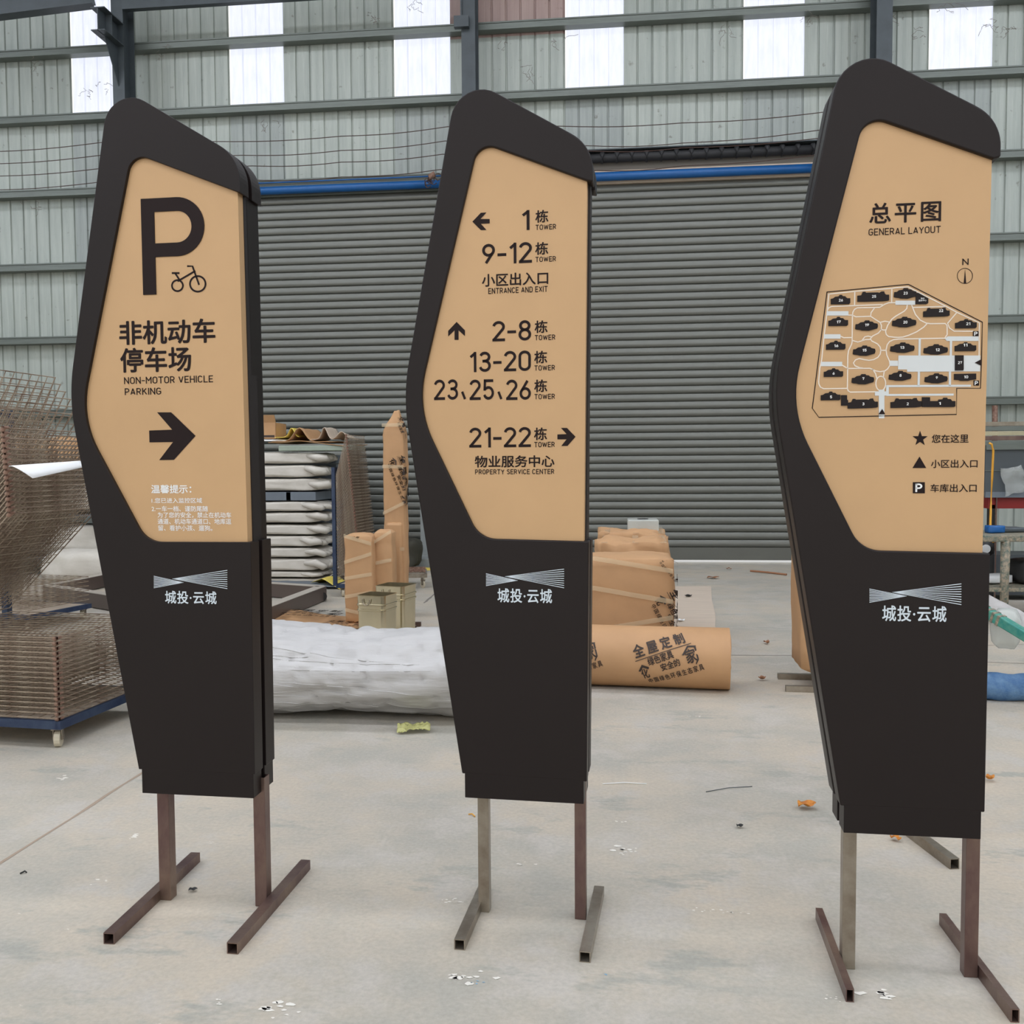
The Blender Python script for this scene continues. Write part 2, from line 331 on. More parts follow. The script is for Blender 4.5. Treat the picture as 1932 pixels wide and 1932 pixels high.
def stroke_geo(t_, th, gap):
    V = []; Fc = []; x = 0
    for ch in t_:
        w_, lines = GL[ch]
        sub = []
        for ln in lines:
            cur = [ln[0]]
            for i in range(1, len(ln)):
                cur.append(ln[i])
                if i < len(ln)-1:
                    a = Vector(ln[i])-Vector(ln[i-1]); c = Vector(ln[i+1])-Vector(ln[i])
                    if a.length > 1e-6 and c.length > 1e-6 and a.angle(c) > R(38): sub.append(cur); cur = [ln[i]]
            sub.append(cur)
        for ln in sub:
            P = [Vector((x+a+th/2, c*(1-th)+th/2)) for a, c in ln]
            P = [p for i, p in enumerate(P) if i == 0 or (p-P[i-1]).length > 1e-5]
            closed = (P[0]-P[-1]).length < 1e-3 and len(P) > 3; base = len(V); k = len(P)
            for i, p in enumerate(P):
                a = P[i-1] if i else (P[-2] if closed else None); c = P[i+1] if i < k-1 else (P[1] if closed else None)
                d0 = (p-a).normalized() if a is not None else (c-p).normalized(); d1 = (c-p).normalized() if c is not None else d0
                n0 = Vector((-d0.y, d0.x)); n1 = Vector((-d1.y, d1.x)); m_ = (n0+n1)
                m_ = m_.normalized() if m_.length > .05 else n0; sc = min(2.2, 1/max(.3, m_.dot(n0)))
                e_ = Vector((0, 0))
                if a is None: e_ = -d1*0
                V += [tuple(p+m_*th/2*sc), tuple(p-m_*th/2*sc)]
                if i: Fc.append((base+2*i-2, base+2*i-1, base+2*i+1, base+2*i))
            if not closed:   # square off the ends to the full height
                for i, s_ in ((0, -1), (k-1, 1)):
                    d = (P[1]-P[0]).normalized() if i == 0 else (P[-1]-P[-2]).normalized()
                    if abs(d.y) > .99 or abs(d.x) > .99:
                        for q in (0, 1): v = V[base+2*i+q]; V[base+2*i+q] = (v[0]+d.x*s_*th/2, v[1]+d.y*s_*th/2)
        x += w_+th+gap
    x0 = min(v[0] for v in V); x1 = max(v[0] for v in V)
    return [((a-x0)/(x1-x0), c) for a, c in V], Fc, x1-x0
def text_geo(s, bold=0., space=1.):
    k = (s, bold, space)
    if k in _tc: return _tc[k]
    if all(ch in GL for ch in s):
        _tc[k] = stroke_geo(s, .10+bold*3, .12 if s[0] in '0123456789' else .14); return _tc[k]
    if bold:
        vs, fs, ar = text_geo(s, 0., space); n = len(vs); V = []; Fc = []; bx = bold*1.1/len(s)/1.0; by = bold*1.1
        for q, (dx_, dy_) in enumerate(((0, 0), (1, 0), (-1, 0), (0, 1), (0, -1), (.7, .7), (-.7, .7), (.7, -.7), (-.7, -.7))):
            V += [(u+dx_*bx, v+dy_*by, q*.00003) for u, v in [p[:2] for p in vs]]; Fc += [tuple(i+q*n for i in f) for f in fs]
        _tc[k] = (V, Fc, ar); return _tc[k]
    bold = 0
    cu = bpy.data.curves.new('text', 'FONT'); cu.body = s; cu.offset = bold; cu.resolution_u = 4; cu.fill_mode = 'FRONT'; cu.space_character = space
    ob = bpy.data.objects.new('text', cu); COL.objects.link(ob)
    dg = bpy.context.evaluated_depsgraph_get(); me = bpy.data.meshes.new_from_object(ob.evaluated_get(dg))
    vs = [tuple(v.co) for v in me.vertices]; fs = [tuple(p.vertices) for p in me.polygons]
    bpy.data.objects.remove(ob); bpy.data.curves.remove(cu); bpy.data.meshes.remove(me)
    x0 = min(v[0] for v in vs); x1 = max(v[0] for v in vs); y0 = min(v[1] for v in vs); y1 = max(v[1] for v in vs)
    vs = [((v[0]-x0)/(x1-x0), (v[1]-y0)/(y1-y0)) for v in vs]
    _tc[k] = (vs, fs, (x1-x0)/(y1-y0)); return _tc[k]
def flip_ok(me):   # face -y
    bm = bmesh.new(); bm.from_mesh(me)
    bmesh.ops.recalc_face_normals(bm, faces=bm.faces[:])
    for f in bm.faces:
        if f.normal.y > 0: f.normal_flip()
    bm.to_mesh(me); bm.free()
def text_flat(name, s, x0, z0, x1, z1, y, m, parent, bold=.012, thick=.0012, space=1., slant=0.):
    vs, fs, _ = text_geo(s, bold, space)
    n = len(vs)
    V = [(x0+p[0]*(x1-x0), y-thick-(p[2] if len(p) > 2 else 0), z0+p[1]*(z1-z0)) for p in vs]
    me = bpy.data.meshes.new('mesh'); me.from_pydata(V, [], fs); me.materials.append(m); flip_ok(me)
    return link(name, me, parent)

# ------------------------------------------------------------------ hall shell
HZ = 11.0; WY = 14.42
b = MB(); b.add([(-16, -14, 0), (12, -14, 0), (12, 16, 0), (-16, 16, 0)], [(0, 1, 2, 3)])
floor = tag(b.build('floor', M['floor']), 'worn pale grey concrete floor with scuffs and paint marks', kind='structure')
# recessed joints and cracks of the floor
def strip(pts, w, m, name, parent, z=.0012, jit=.004, seg=.12):
    P = []
    for (a, c) in zip(pts[:-1], pts[1:]):
        a = Vector(a); c = Vector(c); k = max(1, int((c-a).length/seg))
        for i in range(k): P.append(a.lerp(c, i/k))
    P.append(Vector(pts[-1])); mb = MB(); 
    for i, p in enumerate(P):
        d = (P[min(i+1, len(P)-1)]-P[max(i-1, 0)]).normalized(); nrm = Vector((-d.y, d.x, 0)); q = nrm*random.uniform(-jit, jit); ww = w*random.uniform(.6, 1.2)
        mb.v += [tuple(p+q+nrm*ww/2+Vector((0, 0, z))), tuple(p+q-nrm*ww/2+Vector((0, 0, z)))]
    for i in range(len(P)-1): mb.f.append((2*i, 2*i+1, 2*i+3, 2*i+2))
    return mb.build(name, m, parent)
strip([fl(-160, 1735), fl(0, 1630), fl(170, 1521), fl(262, 1462), fl(420, 1366)], .016, M['joint'], 'floor_joint', floor)
strip([fl(1200, 1234), fl(1380, 1236), fl(1502, 1237), fl(1932, 1216+36), (7, 6.9, 0)], .014, M['jointdark'], 'floor_joint', floor)
strip([fl(1862, 1218), fl(1932, 1216), (7, 7.9, 0)], .012, M['jointdark'], 'floor_joint', floor)
strip([fl(800, 1138), fl(838, 1106)], .03, M['jointdark'], 'floor_joint', floor)

SW = 2.675/3; X0 = -8.71
def sheet_profile(z0, z1, m):
    b = MB(); pts = []; p = SW/4
    for k in range(4):
        x = k*p
        pts += [(x, 0), (x+p*.40, 0), (x+p*.42, .0012), (x+p*.5, .0012), (x+p*.52, 0), (x+p-.034, 0), (x+p-.024, .022), (x+p-.010, .022)]
    pts.append((SW, 0))
    for x, y in pts: b.v += [(x, y, z0), (x, y, z1)]
    for i in range(len(pts)-1): b.f.append((2*i, 2*i+2, 2*i+3, 2*i+1))
    return b.mesh(m)
wall = empty('wall_back', (0, WY, 0), kind='structure', label='tall ribbed sheet metal wall of the hall behind the signs')
m_full = sheet_profile(0, HZ, M['sheet']); m_low = sheet_profile(0, 7.2, M['sheet_old']); m_mid = sheet_profile(5.72, 7.2, M['sheet_old'])
m_up = sheet_profile(5.72, HZ, M['sheet']); m_pink = sheet_profile(8.12, HZ, M['sheet_pink']); m_upb = sheet_profile(5.72, 8.12, M['sheet'])
m_win = sheet_profile(7.2, HZ, M['skylight'])
S1 = (-6.75, -2.42); S2 = (-1.66, 3.42)     # the two roller shutters
wi = 0
for k in range(-8, 24):
    x = X0+k*SW; over = any(a-.1 < x+SW/2 < c+.1 for a, c in (S1, S2))
    win = k % 3 == 0 and -3 <= k
    if win:
        link('wall_sheet', m_mid if over else m_low, wall, (x, 0, 0))
        if k in range(0, 18, 3):
            wi += 1
            tag(link('window_%d' % wi, m_win, None, (x+.016, WY, 0)), 'backlit milky daylight panel high in the back wall, %s from the left' % ['first', 'second', 'third', 'fourth', 'fifth', 'sixth'][wi-1], kind='structure')
        else: link('wall_sheet', sheet_profile(7.2, HZ, M['sheet']), wall, (x, 0, 0))
    elif k in (7, 8):
        link('wall_sheet', m_upb, wall, (x, 0, 0)); link('wall_sheet', m_pink, wall, (x, .001, 0))
    else: link('wall_sheet', m_up if over else m_full, wall, (x, 0, 0))
# wall beside and between the shutters
for xa_, xb_ in ((S1[0]-.95, S1[0]), (S1[1], S2[0]), (S2[1], S2[1]+.95)):
    MB().box(xa_, xb_, .03, .05, 0, 5.9).build('wall_sheet', M['sheet_old'], wall)
# girts (C sections)
def girt_mesh(x0, x1, h=.115, d=.17):
    b = MB(); prof = [(0, h/2), (-d, h/2), (-d, -h/2), (0, -h/2), (0, -h/2+.004), (-d+.004, -h/2+.004), (-d+.004, h/2-.004), (0, h/2-.004)]
    # web faces the wall; flanges reach towards the hall
    prof = [(-.005, h/2), (-d, h/2), (-d, h/2-.02), (-d+.012, h/2-.024), (-d+.012, -h/2+.024), (-d, -h/2+.02), (-d, -h/2), (-.005, -h/2), (-.005, -h/2+.004), (-d+.016, -h/2+.004), (-d+.016, h/2-.004), (-.005, h/2-.004)]
    n = len(prof)
    b.v = [(x0, y, z) for y, z in prof]+[(x1, y, z) for y, z in prof]
    b.f = [(i, (i+1) % n, (i+1) % n+n, i+n) for i in range(n)]
    me = b.mesh(M['girt']); bm = bmesh.new(); bm.from_mesh(me); bmesh.ops.recalc_face_normals(bm, faces=bm.faces[:]); bm.to_mesh(me); bm.free(); return me
gl = girt_mesh(-16, 12); gs = girt_mesh(-16, S1[0]-.2); gr_ = girt_mesh(S2[1]+.2, 12)
for z in (7.115+.05, 5.93+.05, 8.15+.06, 9.35, 10.5): link('girt', gl, wall, (0, -.015, z))
for z in (4.745+.05, 3.56+.05, 2.37+.05, 1.2): link('girt', gs, wall, (0, -.015, z)); link('girt', gr_, wall, (0, -.015, z))

random.seed(21)
for px, py, n_ in ((66, 118, 5), (160, 175, 3), (196, 160, 3), (60, 388, 4), (700, 36, 5), (780, 8, 4), (1000, 130, 5), (948, 80, 4), (1055, 76, 4), (1365, 55, 5), (1530, 30, 6), (1680, 20, 5), (1795, 12, 4), (1860, 45, 5), (1900, 60, 5), (1730, 60, 4), (505, 222, 4), (310, 95, 3)):
    c_ = at(px, py, 14.2); b = MB()
    for k in range(n_):
        p_ = c_+Vector((random.uniform(-.1, .1), 0, random.uniform(-.08, .08))); pts = [p_]
        for m_ in range(6): pts.append(pts[-1]+Vector((random.uniform(-.05, .06), random.uniform(-.006, .006), random.uniform(-.05, .025))))
        b.tube(pts, .003, 4)
    o = b.build('cobweb', M['jointdark'], wall); o.location = (0, -WY, 0)
# ceiling with daylight strips, side walls (the end behind the camera is the open gate)
ceil = empty('ceiling', (0, 0, HZ), kind='structure', label='dark sheet roof of the hall')
ys = [-14, -10.5, -9, -4.5, -3, 1.5, 3, 7.5, 9, 16]
for i in range(0, len(ys)-1, 2):
    MB().box(-16, 12, ys[i], ys[i+1], 0, .05).build('roof_sheet', M['sheet_old'], ceil)
for i in range(1, len(ys)-1, 2):
    tag(MB().box(-16, 12, ys[i], ys[i+1], HZ, HZ+.05).build('window_%d' % (6+(i+1)//2), M['roof_panel']), 'milky daylight strip across the roof', kind='structure', group='roof daylight strips')
for nm, x in (('wall_left', -16), ('wall_right', 12)):
    tag(MB().box(x-.05, x, -14, 16, 0, HZ).build(nm, M['sheet']), 'grey sheet side wall of the hall', kind='structure')

for sd, x, nm in ((0, -15.98, 'left'), (1, 11.93, 'right')):  # glowing panels added to give the sign edges highlights, not known windows
    for k in range(7):
        tag(MB().box(x, x+.02, -11+k*3.6, -9.9+k*3.6, 6.6, 9.6).build('window_%d' % (11+sd*7+k), M['side_panel']), 'added glowing panel high in the %s wall, out of view' % nm, kind='structure', group='added glowing panels of the %s wall' % nm)
# steel columns
def column(name, pl, pr, dep, label, top=HZ):
    a = at(pl, 130, 13.78); c = at(pr, 130, 13.78); x0, x1 = a.x, c.x; xm = (x0+x1)/2
    e = empty(name, (xm, 13.95, 0), label=label, cat='column', group='steel columns of the back wall')
    h = (x1-x0)/2; d = .17
    MB().box(-h, h, -d, -d+.014, 0, top-.01).build('front_flange', M['frame_steel'], e)
    MB().box(-h, h, d-.014, d, 0, top-.01).build('rear_flange', M['frame_steel'], e)
    MB().box(-.006, .006, -d+.014, d-.014, 0, top-.01).build('web', M['frame_steel'], e)
    MB().box(-h-.1, h+.1, -d-.1, d+.1, 0, .02).build('base_plate', M['frame_steel'], e)
    return e
c1 = column('steel_column', 212, 234, .34, 'grey steel column with a corbel behind the parking sign')
c2 = column('steel_column', 871, 897, .34, 'grey steel column rising behind the tower directory sign')
c3 = column('steel_column', 1653, 1683, .34, 'grey steel column rising behind the map sign')
# corbel of the left column: I beam stub toward the hall
b = MB(); zt, zb = at(180, 8, 13.2).z-.02, at(180, 55, 13.2).z
b.box(-.11, .11, -.72, -.17, zt-.014, zt).box(-.11, .11, -.72, -.17, zb-.0, zb+.014).box(-.006, .006, -.72, -.17, zb, zt)
b.box(-.10, .10, -.50, -.488, zb, zt)
b.build('corbel', M['frame_steel'], c1)
b = MB(); b.add([(-.006, -.55, zb), (.006, -.55, zb), (.006, -.17, zb), (-.006, -.17, zb), (-.006, -.17, zb-.6), (.006, -.17, zb-.6)], [(0, 1, 2, 3), (0, 3, 4), (1, 5, 2), (0, 4, 5, 1)])
b.build('gusset', M['frame_steel'], c1)
b = MB(); zz = at(885, 30, 13.6).z; b.box(-.2, .02, -.26, -.17, zz-.1, zz+.06).beam((-.1, -.2, zz+.06), (-.1, -.2, zz+.5), .02, .02); b.build('bracket', M['frame_steel'], c2)
# crane beam at upper left
A = at(-60, 20, 13.05); B_ = at(176, -9, 13.55)
e = empty('crane_beam', (A+B_)/2, label='dark horizontal steel beam resting on the corbel at the upper left', cat='beam')
d = (B_-A)/2
b = MB(); b.beam(-d*3.2+Vector((0, 0, .17)), d+Vector((0, 0, .17)), .2, .016).beam(-d*3.2-Vector((0, 0, .15)), d-Vector((0, 0, .15)), .2, .016).beam(-d*3.2, d, .012, .3)
b.build('beam_body', M['frame_steel'], e)
MB().beam(-d*3.2+Vector((0, 0, .21)), d+Vector((0, 0, .21)), .05, .06).build('rail', M['frame_steel'], e)
tag(MB().beam((c1.location.x+.1, 13.8, at(256, 10, 13.8).z), (c2.location.x-.1, 13.8, at(256, 10, 13.8).z-.0), .1, .14).build('eave_beam', M['frame_steel']), 'dark steel beam between the left and middle columns at the top edge', 'beam')

# roller shutters
PITCH_S = .1175
def slat_mesh(w):
    pr = [(.0, 0), (-.006, -.004), (-.013, -.018), (-.012, -.035), (-.008, -.052), (-.004, -.068), (.006-.012, -.085), (-.016, -.098), (-.022, -.1055), (-.018, -.109), (.006, -.110), (.006, -.1175)]
    pr = [(.012, 0), (-.004, -.002), (-.009, -.014), (-.014, -.034), (-.018, -.054), (-.020, -.070), (-.018, -.086), (-.012, -.102), (-.008, -.1085), (.018, -.110), (.020, -.116), (.012, -.1175)]
    _ = [(-.010, 0), (-.006, -.012), (-.002, -.026), (.001, -.042), (.0, -.058), (-.004, -.073), (-.011, -.088), (-.020, -.100), (-.023, -.105), (-.019, -.1085), (.004, -.1095), (.004, -.1175)]
    b = MB()
    for y, z in pr: b.v += [(0, y, z), (w, y, z)]
    for i in range(len(pr)-1): b.f.append((2*i, 2*i+2, 2*i+3, 2*i+1))
    me = b.mesh(M['slat'], True); return me
def shutter(name, x0, x1, ztop, label):
    e = empty(name, ((x0+x1)/2, 14.26, 0), kind='structure', label=label)
    hw = (x1-x0)/2; me = slat_mesh(x1-x0); n = int((ztop-.13)/PITCH_S)
    z = ztop
    for i in range(n):
        link('slat', me, e, (-hw, 0, z)); z -= PITCH_S
    MB().box(-hw, hw, -.014, .02, .045, z).build('bottom_bar', M['slat'], e)
    for s in (-1, 1):
        MB().box(s*hw-.05, s*hw+.05, -.05, .06, 0, ztop+.1).build('guide_rail', M['girt'], e)
    return e
d1 = shutter('door_1', S1[0], S1[1], 5.76, 'left grey roller shutter with blue top tube')
d2 = shutter('door_2', S2[0], S2[1], 5.76, 'right grey roller shutter with daylight showing under it')
# daylight under the right shutter: bright yard slab outside
tag(MB().box(S2[0]-1, S2[1]+1, 14.32, 24, -.05, .004).build('yard', mat('pale_yard_concrete', (246, 247, 250), .6)), 'bright yard outside, showing under the right shutter', kind='structure')
# blue tubes and headers
hw1 = (S1[1]-S1[0])/2; hw2 = (S2[1]-S2[0])/2
b = MB().tube([(-hw1-.1, -.13, 5.835), (hw1+.1, -.13, 5.835)], .062, 16); b.tube([(-hw1-.1, -.1, 5.965), (hw1+.1, -.1, 5.965)], .012, 8)
b.build('top_tube', M['blue'], d1, True)
MB().box(-hw1-.1, hw1+.1, -.06, .1, 5.76, 5.98).build('header', M['girt'], d1)
MB().tube([(-hw2-.1, -.13, 5.845), (hw2+.2, -.13, 5.845)], .066, 16).build('top_tube', M['blue'], d2, True)
MB().box(-hw2-.1, hw2+.2, -.06, .1, 5.76, 5.955).build('header', M['cardfloor'], d2)
MB().box(-hw2-.1, hw2+.2, -.04, .1, 5.955, 6.20).build('housing', M['jointdark'], d2)
b = MB(); b.tube([(-hw2-.1, -.12, 6.12), (hw2+.2, -.12, 6.12)], .066, 16)
x = -hw2
while x < hw2+.2:
    b.tube([(x-.016, -.12, 6.12), (x-.008, -.12, 6.125), (x+.008, -.12, 6.125), (x+.016, -.12, 6.12)], [.066, .088, .088, .066], 16); x += .22
b.build('curtain_roll', M['rubber'], d2, True)
MB().box(-hw2-.1, hw2+.2, -.2, .1, 6.22, 6.235).build('rain_flashing', M['frame_steel'], d2)

# cables along the wall
def cable(pts, Y, name='cable', label=''):
    P = [at(x, y, Y) for x, y in pts]; Q = []
    for a, c in zip(P[:-1], P[1:]):
        for i in range(6): t = i/6; Q.append(a.lerp(c, t)-Vector((0, 0, .03*math.sin(math.pi*t))))
    Q.append(P[-1])
    tag(MB().tube(Q, .0065, 5).build(name, M['cable']), label, 'cable', 'cables strung along the back wall')
rows = [[(-40, 287), (190, 269), (403, 267), (644, 257), (845, 239), (1052, 238), (1288, 232), (1560, 211)],
        [(-40, 310), (190, 293), (455, 293), (644, 284), (840, 266), (1109, 275), (1288, 270), (1550, 245), (1570, 243)],
        [(-40, 333), (190, 318), (475, 313), (644, 306), (835, 291), (1116, 285), (1288, 279), (1560, 259)],
        [(-40, 359), (185, 344), (487, 340), (644, 334), (830, 320), (1127, 322), (1288, 313), (1560, 290)]]
for i, r_ in enumerate(rows):
    cable(r_, 13.7, label='%s brown cable sagging along the back wall above the shutters' % ['topmost', 'second highest', 'third highest', 'lowest'][i])
b = MB(); random.seed(8)
cc = at(815, 337, 13.66)
for i in range(7):
    p = cc+Vector((random.uniform(-.1, .1), random.uniform(-.03, .03), random.uniform(-.09, .08)))
    b.tube([p+Vector((.05*math.cos(t), .02*math.sin(t*2), .05*math.sin(t))) for t in [k*.7 for k in range(9)]], .006, 5)
e = empty('cable_knot', cc, label='tangled knot of old wire and a brown plastic clamp at the cable end', cat='cable knot')
o = b.build('wire_tangle', M['cable'], e); o.location = -cc
MB().tube([(-.03, 0, -.02), (-.02, 0, .04), (.02, 0, .07), (.04, 0, .02)], [.03, .045, .04, .025], 8).build('clamp', M['clip'], e, True)

# ------------------------------------------------------------------ the three pylon signs
class Sign:
    def __init__(s, o, a, label, spec):
        s.o = Vector((o[0], o[1], 0)); s.a = a
        s.dx = np.array([math.cos(a), math.sin(a), 0]); s.n = np.array([-math.sin(a), math.cos(a), 0])
        s.root = empty('pylon_sign', s.o, a, label, 'sign'); s.spec = spec; s.build()
    def L(s, x, y, off=0.):   # photo pixel -> local (x,z) on the sign face
        D = ray(x, y); c = np.array([0, 0, CAMH]); o = np.array(s.o)
        t = ((o-c)@s.n+off)/(D@s.n); P = c+D*t; return (float((P-o)@s.dx), float(P[2]))
    def W(s, p):
        q = np.array(p)-np.array(s.o); return (float(q@s.dx), float(q@s.n), float(q[2]))
    def build(s):
        q = s.spec; P = s.root
        (rt, tl, ml) = q['outer']; lo = q['lo']; box = q['box']; (ib, im, it) = q['inner']; cap0, cap1 = q['cap']
        out = [cap0, rt, tl, ml, lo[5], lo[1]+() if False else (lo[0][0], lo[0][1]), box, (ib), im, it, cap1]
        ts = [0, .075, .14, .11, 0, 0, 0, .055, .12, .06, 0]
        fr = fillet(out, ts)
        back = [cap0, rt, tl, ml, lo[5], lo[0], box]; full = fillet(back, [0, .075, .14, .11, 0, 0, 0])
        T = .165
        o = link('front_frame', prism_mesh(fr, 0, .066, M['brown']), P); s.bev(o)
        o = link('rear_frame', prism_mesh(fr, .092, T, M['brown']), P); s.bev(o)
        cx = sum(p[0] for p in full)/len(full); cz = sum(p[1] for p in full)/len(full)
        core = fillet([(cap0[0]-.012, cap0[1]), (rt[0]-.012, rt[1]-.008), (tl[0]+.012, tl[1]-.014), (ml[0]+.013, ml[1]), (lo[5][0]+.012, lo[5][1]+.01), (lo[0][0]-.012, lo[0][1]+.01), (box[0]-.012, box[1])], [0, .07, .13, .11, 0, 0, 0])
        link('core', prism_mesh(core, .05, .115, M['core']), P)
        # golden face panel (fills the opening and wraps round the right edge)
        gx0 = min(cap1[0], cap0[0]-.010); gx1 = box[0]-.016
        g = fillet([(gx0, cap1[1]+.03), (gx1, box[1]-.01), (ib[0], ib[1]-.01), (im[0]-.01, im[1]), (it[0]-.008, it[1]+.01)], [0, 0, .05, .12, .06])
        s.face = link('face_panel', prism_mesh(g, .013, .05, M['gold']), P); s.bev(s.face, .003)
        o = link('rear_panel', prism_mesh([(min(x_, gx1-.03), z_) for x_, z_ in g], .115, T-.013, M['gold']), P)
        MB().add([(gx0-.02, .072, cap0[1]+.01), (gx0+.003, .072, cap0[1]+.01), (gx0+.003, T-.004, cap0[1]+.01), (gx0-.02, T-.004, cap0[1]+.01), (gx1-.02, .072, box[1]-.005), (gx1+.003, .072, box[1]-.005), (gx1+.003, T-.004, box[1]-.005), (gx1-.02, T-.004, box[1]-.005)], [(0, 1, 2, 3), (7, 6, 5, 4), (0, 4, 5, 1), (1, 5, 6, 2), (2, 6, 7, 3), (3, 7, 4, 0)]).build('edge_strip', M['brown'], P)
        # plinth below the body
        b = MB().box(lo[3][0], lo[2][0], .0005, .066, lo[3][1], lo[1][1]+.02); b.box(lo[3][0], lo[2][0], .092, T-.0005, lo[3][1], lo[1][1]+.02)
        b.build('plinth', M['brown'], P, bevel=.002)
        MB().box(lo[3][0]+.01, lo[2][0]-.01, .05, .11, lo[3][1]+.004, lo[1][1]).build('plinth_core', M['core'], P)
        for x in q['legs']:
            p = s.L(x[0], x[1], .06); ww = q['lw']
            MB().htube((p[0], .06+ww/2, .0005), (p[0], .06+ww/2, lo[3][1]+.05), ww, ww).build('leg', x[2], P, bevel=.002)
        for (a, c, w_, h_, m_) in q['bars']:
            a = s.W((a[0], a[1], h_/2)); c = s.W((c[0], c[1], h_/2))
            MB().htube(a, c, w_, h_).build('foot_bar', m_, P)
    def bev(s, o, w=.004):
        b = o.modifiers.new('bevel', 'BEVEL'); b.width = w; b.segments = 2; b.limit_method = 'ANGLE'; b.angle_limit = R(40)
        for p in o.data.polygons: p.use_smooth = False
    def text(s, t, x0, y0, x1, y1, m='ink', bold=.012, name='lettering', parent=None, y=.013, th=.0012, space=1.):
        a = s.L(x0, (y0+y1)/2, y); c = s.L(x1, (y0+y1)/2, y); tp = s.L((x0+x1)/2, y0, y)[1]; bt = s.L((x0+x1)/2, y1, y)[1]
        return text_flat(name, t, a[0], bt, c[0], tp, y, M[m], parent or s.face, bold, th, space)
    def poly(s, pts, m='ink', ox=0, oy=0, k=1/3, name='arrow', parent=None, y=.013, th=.0012, hole=None, thick=0.):
        f = lambda P: [s.L(ox+p[0]*k, oy+p[1]*k, y) for p in P]
        me = prism_mesh(f(pts), y-th-thick, y-th if not thick else y, M[m], hole=f(hole) if hole else None)
        return link(name, me, parent or s.face)
    def stroke(s, lines, width, m, ox, oy, k, name, parent=None, y=.013, th=.001, closed=False):
        b = MB()
        for ln in lines:
            w_ = width
            if isinstance(ln, tuple) and isinstance(ln[0], (int, float)) and isinstance(ln[1], list): w_, ln = ln
            P = [Vector(s.L(ox+p[0]*k, oy+p[1]*k, y)) for p in ln]; hw = w_*k/F*2.9/2
            for i, p in enumerate(P):
                d = (P[min(i+1, len(P)-1)]-P[max(i-1, 0)]).normalized(); n = Vector((-d.y, d.x))*hw
                e = d*hw if i == len(P)-1 else (-d*hw if i == 0 else d*0)
                b.v += [(p.x+n.x+e.x, y-th, p.y+n.y+e.y), (p.x-n.x+e.x, y-th, p.y-n.y+e.y)]
                if i: j = len(b.v)-4; b.f.append((j, j+1, j+3, j+2))
        me = b.mesh(M[m]); flip_ok(me); return link(name, me, parent or s.face)
    def logo(s, lx, ly0, ly1, la, ra, rx, ry0, ry1, tx):
        b = MB(); y = -.0006
        def fan(x, y0, y1, apex, n, w_):
            A = Vector(s.L(*apex)); 
            for i in range(n):
                Q = Vector(s.L(x, y0+(y1-y0)*i/(n-1))); d = (A-Q).normalized(); nn = Vector((-d.y, d.x))*w_/2
                b.add([(Q.x+nn.x, y, Q.y+nn.y), (Q.x-nn.x, y, Q.y-nn.y), (A.x-nn.x*.3, y, A.y-nn.y*.3), (A.x+nn.x*.3, y, A.y+nn.y*.3)], [(0, 1, 2, 3)])
        fan(lx, ly0, ly1, la, 9, .0021); fan(rx, ry0, ry1, ra, 9, .0023)
        me = b.mesh(M['silver_ink']); flip_ok(me); fr = [c for c in s.root.children if c.name.startswith('front_frame')][0]
        link('logo', me, fr)
        s.text('城投·云城', *tx, m='silver_ink', bold=.016, parent=fr, y=0., th=.0008, space=1.08)

st, sg = M['steel'], M['steel_grey']
sign1 = Sign((-1.36, 2.905), R(-2.2), 'leftmost tall pylon sign with a large P and bicycle symbol', dict(
    outer=[(.172, 2.5), (-.27, 2.77), (-.45, 1.738)], lo=[(.182, .481), (.177, .478), (.176, .403), (-.223, .399), (-.225, .478), (-.233, .481)],
    box=(.184, 1.256), inner=[(-.185, 1.255), (-.412, 1.671), (-.2, 2.536)], cap=[(.173, 2.387), (.159, 2.392)],
    legs=[(311.5, 1690, st), (492.5, 1705, st)], lw=.042,
    bars=[((-1.577, 2.675), (-1.577, 3.285), .036, .036, st), ((-1.163, 2.655), (-1.135, 3.26), .036, .036, st)]))
sign2 = Sign((-.25, 2.92), R(-3.5), 'middle tall pylon sign listing tower numbers with three arrows', dict(
    outer=[(.196, 2.493), (-.228, 2.746), (-.423, 1.73)], lo=[(.173, .485), (.165, .483), (.163, .405), (-.228, .412), (-.228, .49), (-.237, .492)],
    box=(.181, 1.26), inner=[(-.172, 1.267), (-.377, 1.693), (-.165, 2.527)], cap=[(.197, 2.381), (.178, 2.385)],
    legs=[(912.7, 1712, sg), (1095, 1732, st)], lw=.037,
    bars=[((-.468, 2.745), (-.442, 3.16), .034, .034, sg), ((-.079, 2.71), (-.041, 3.15), .034, .034, sg)]))
sign3 = Sign((.885, 2.68), R(-2.), 'rightmost tall pylon sign carrying a site map and legend', dict(
    outer=[(.175, 2.435), (-.239, 2.677), (-.425, 1.711)], lo=[(.165, .514), (.156, .512), (.156, .437), (-.217, .436), (-.219, .513), (-.227, .515)],
    box=(.166, 1.249), inner=[(-.178, 1.255), (-.379, 1.665), (-.182, 2.468)], cap=[(.173, 2.333), (.155, 2.329)],
    legs=[(1601, 1822, sg), (1832, 1838, st)], lw=.038,
    bars=[((.662, 2.575), (.682, 3.05), .022, .038, st), ((1.077, 2.52), (1.073, 3.05), .022, .038, st)]))

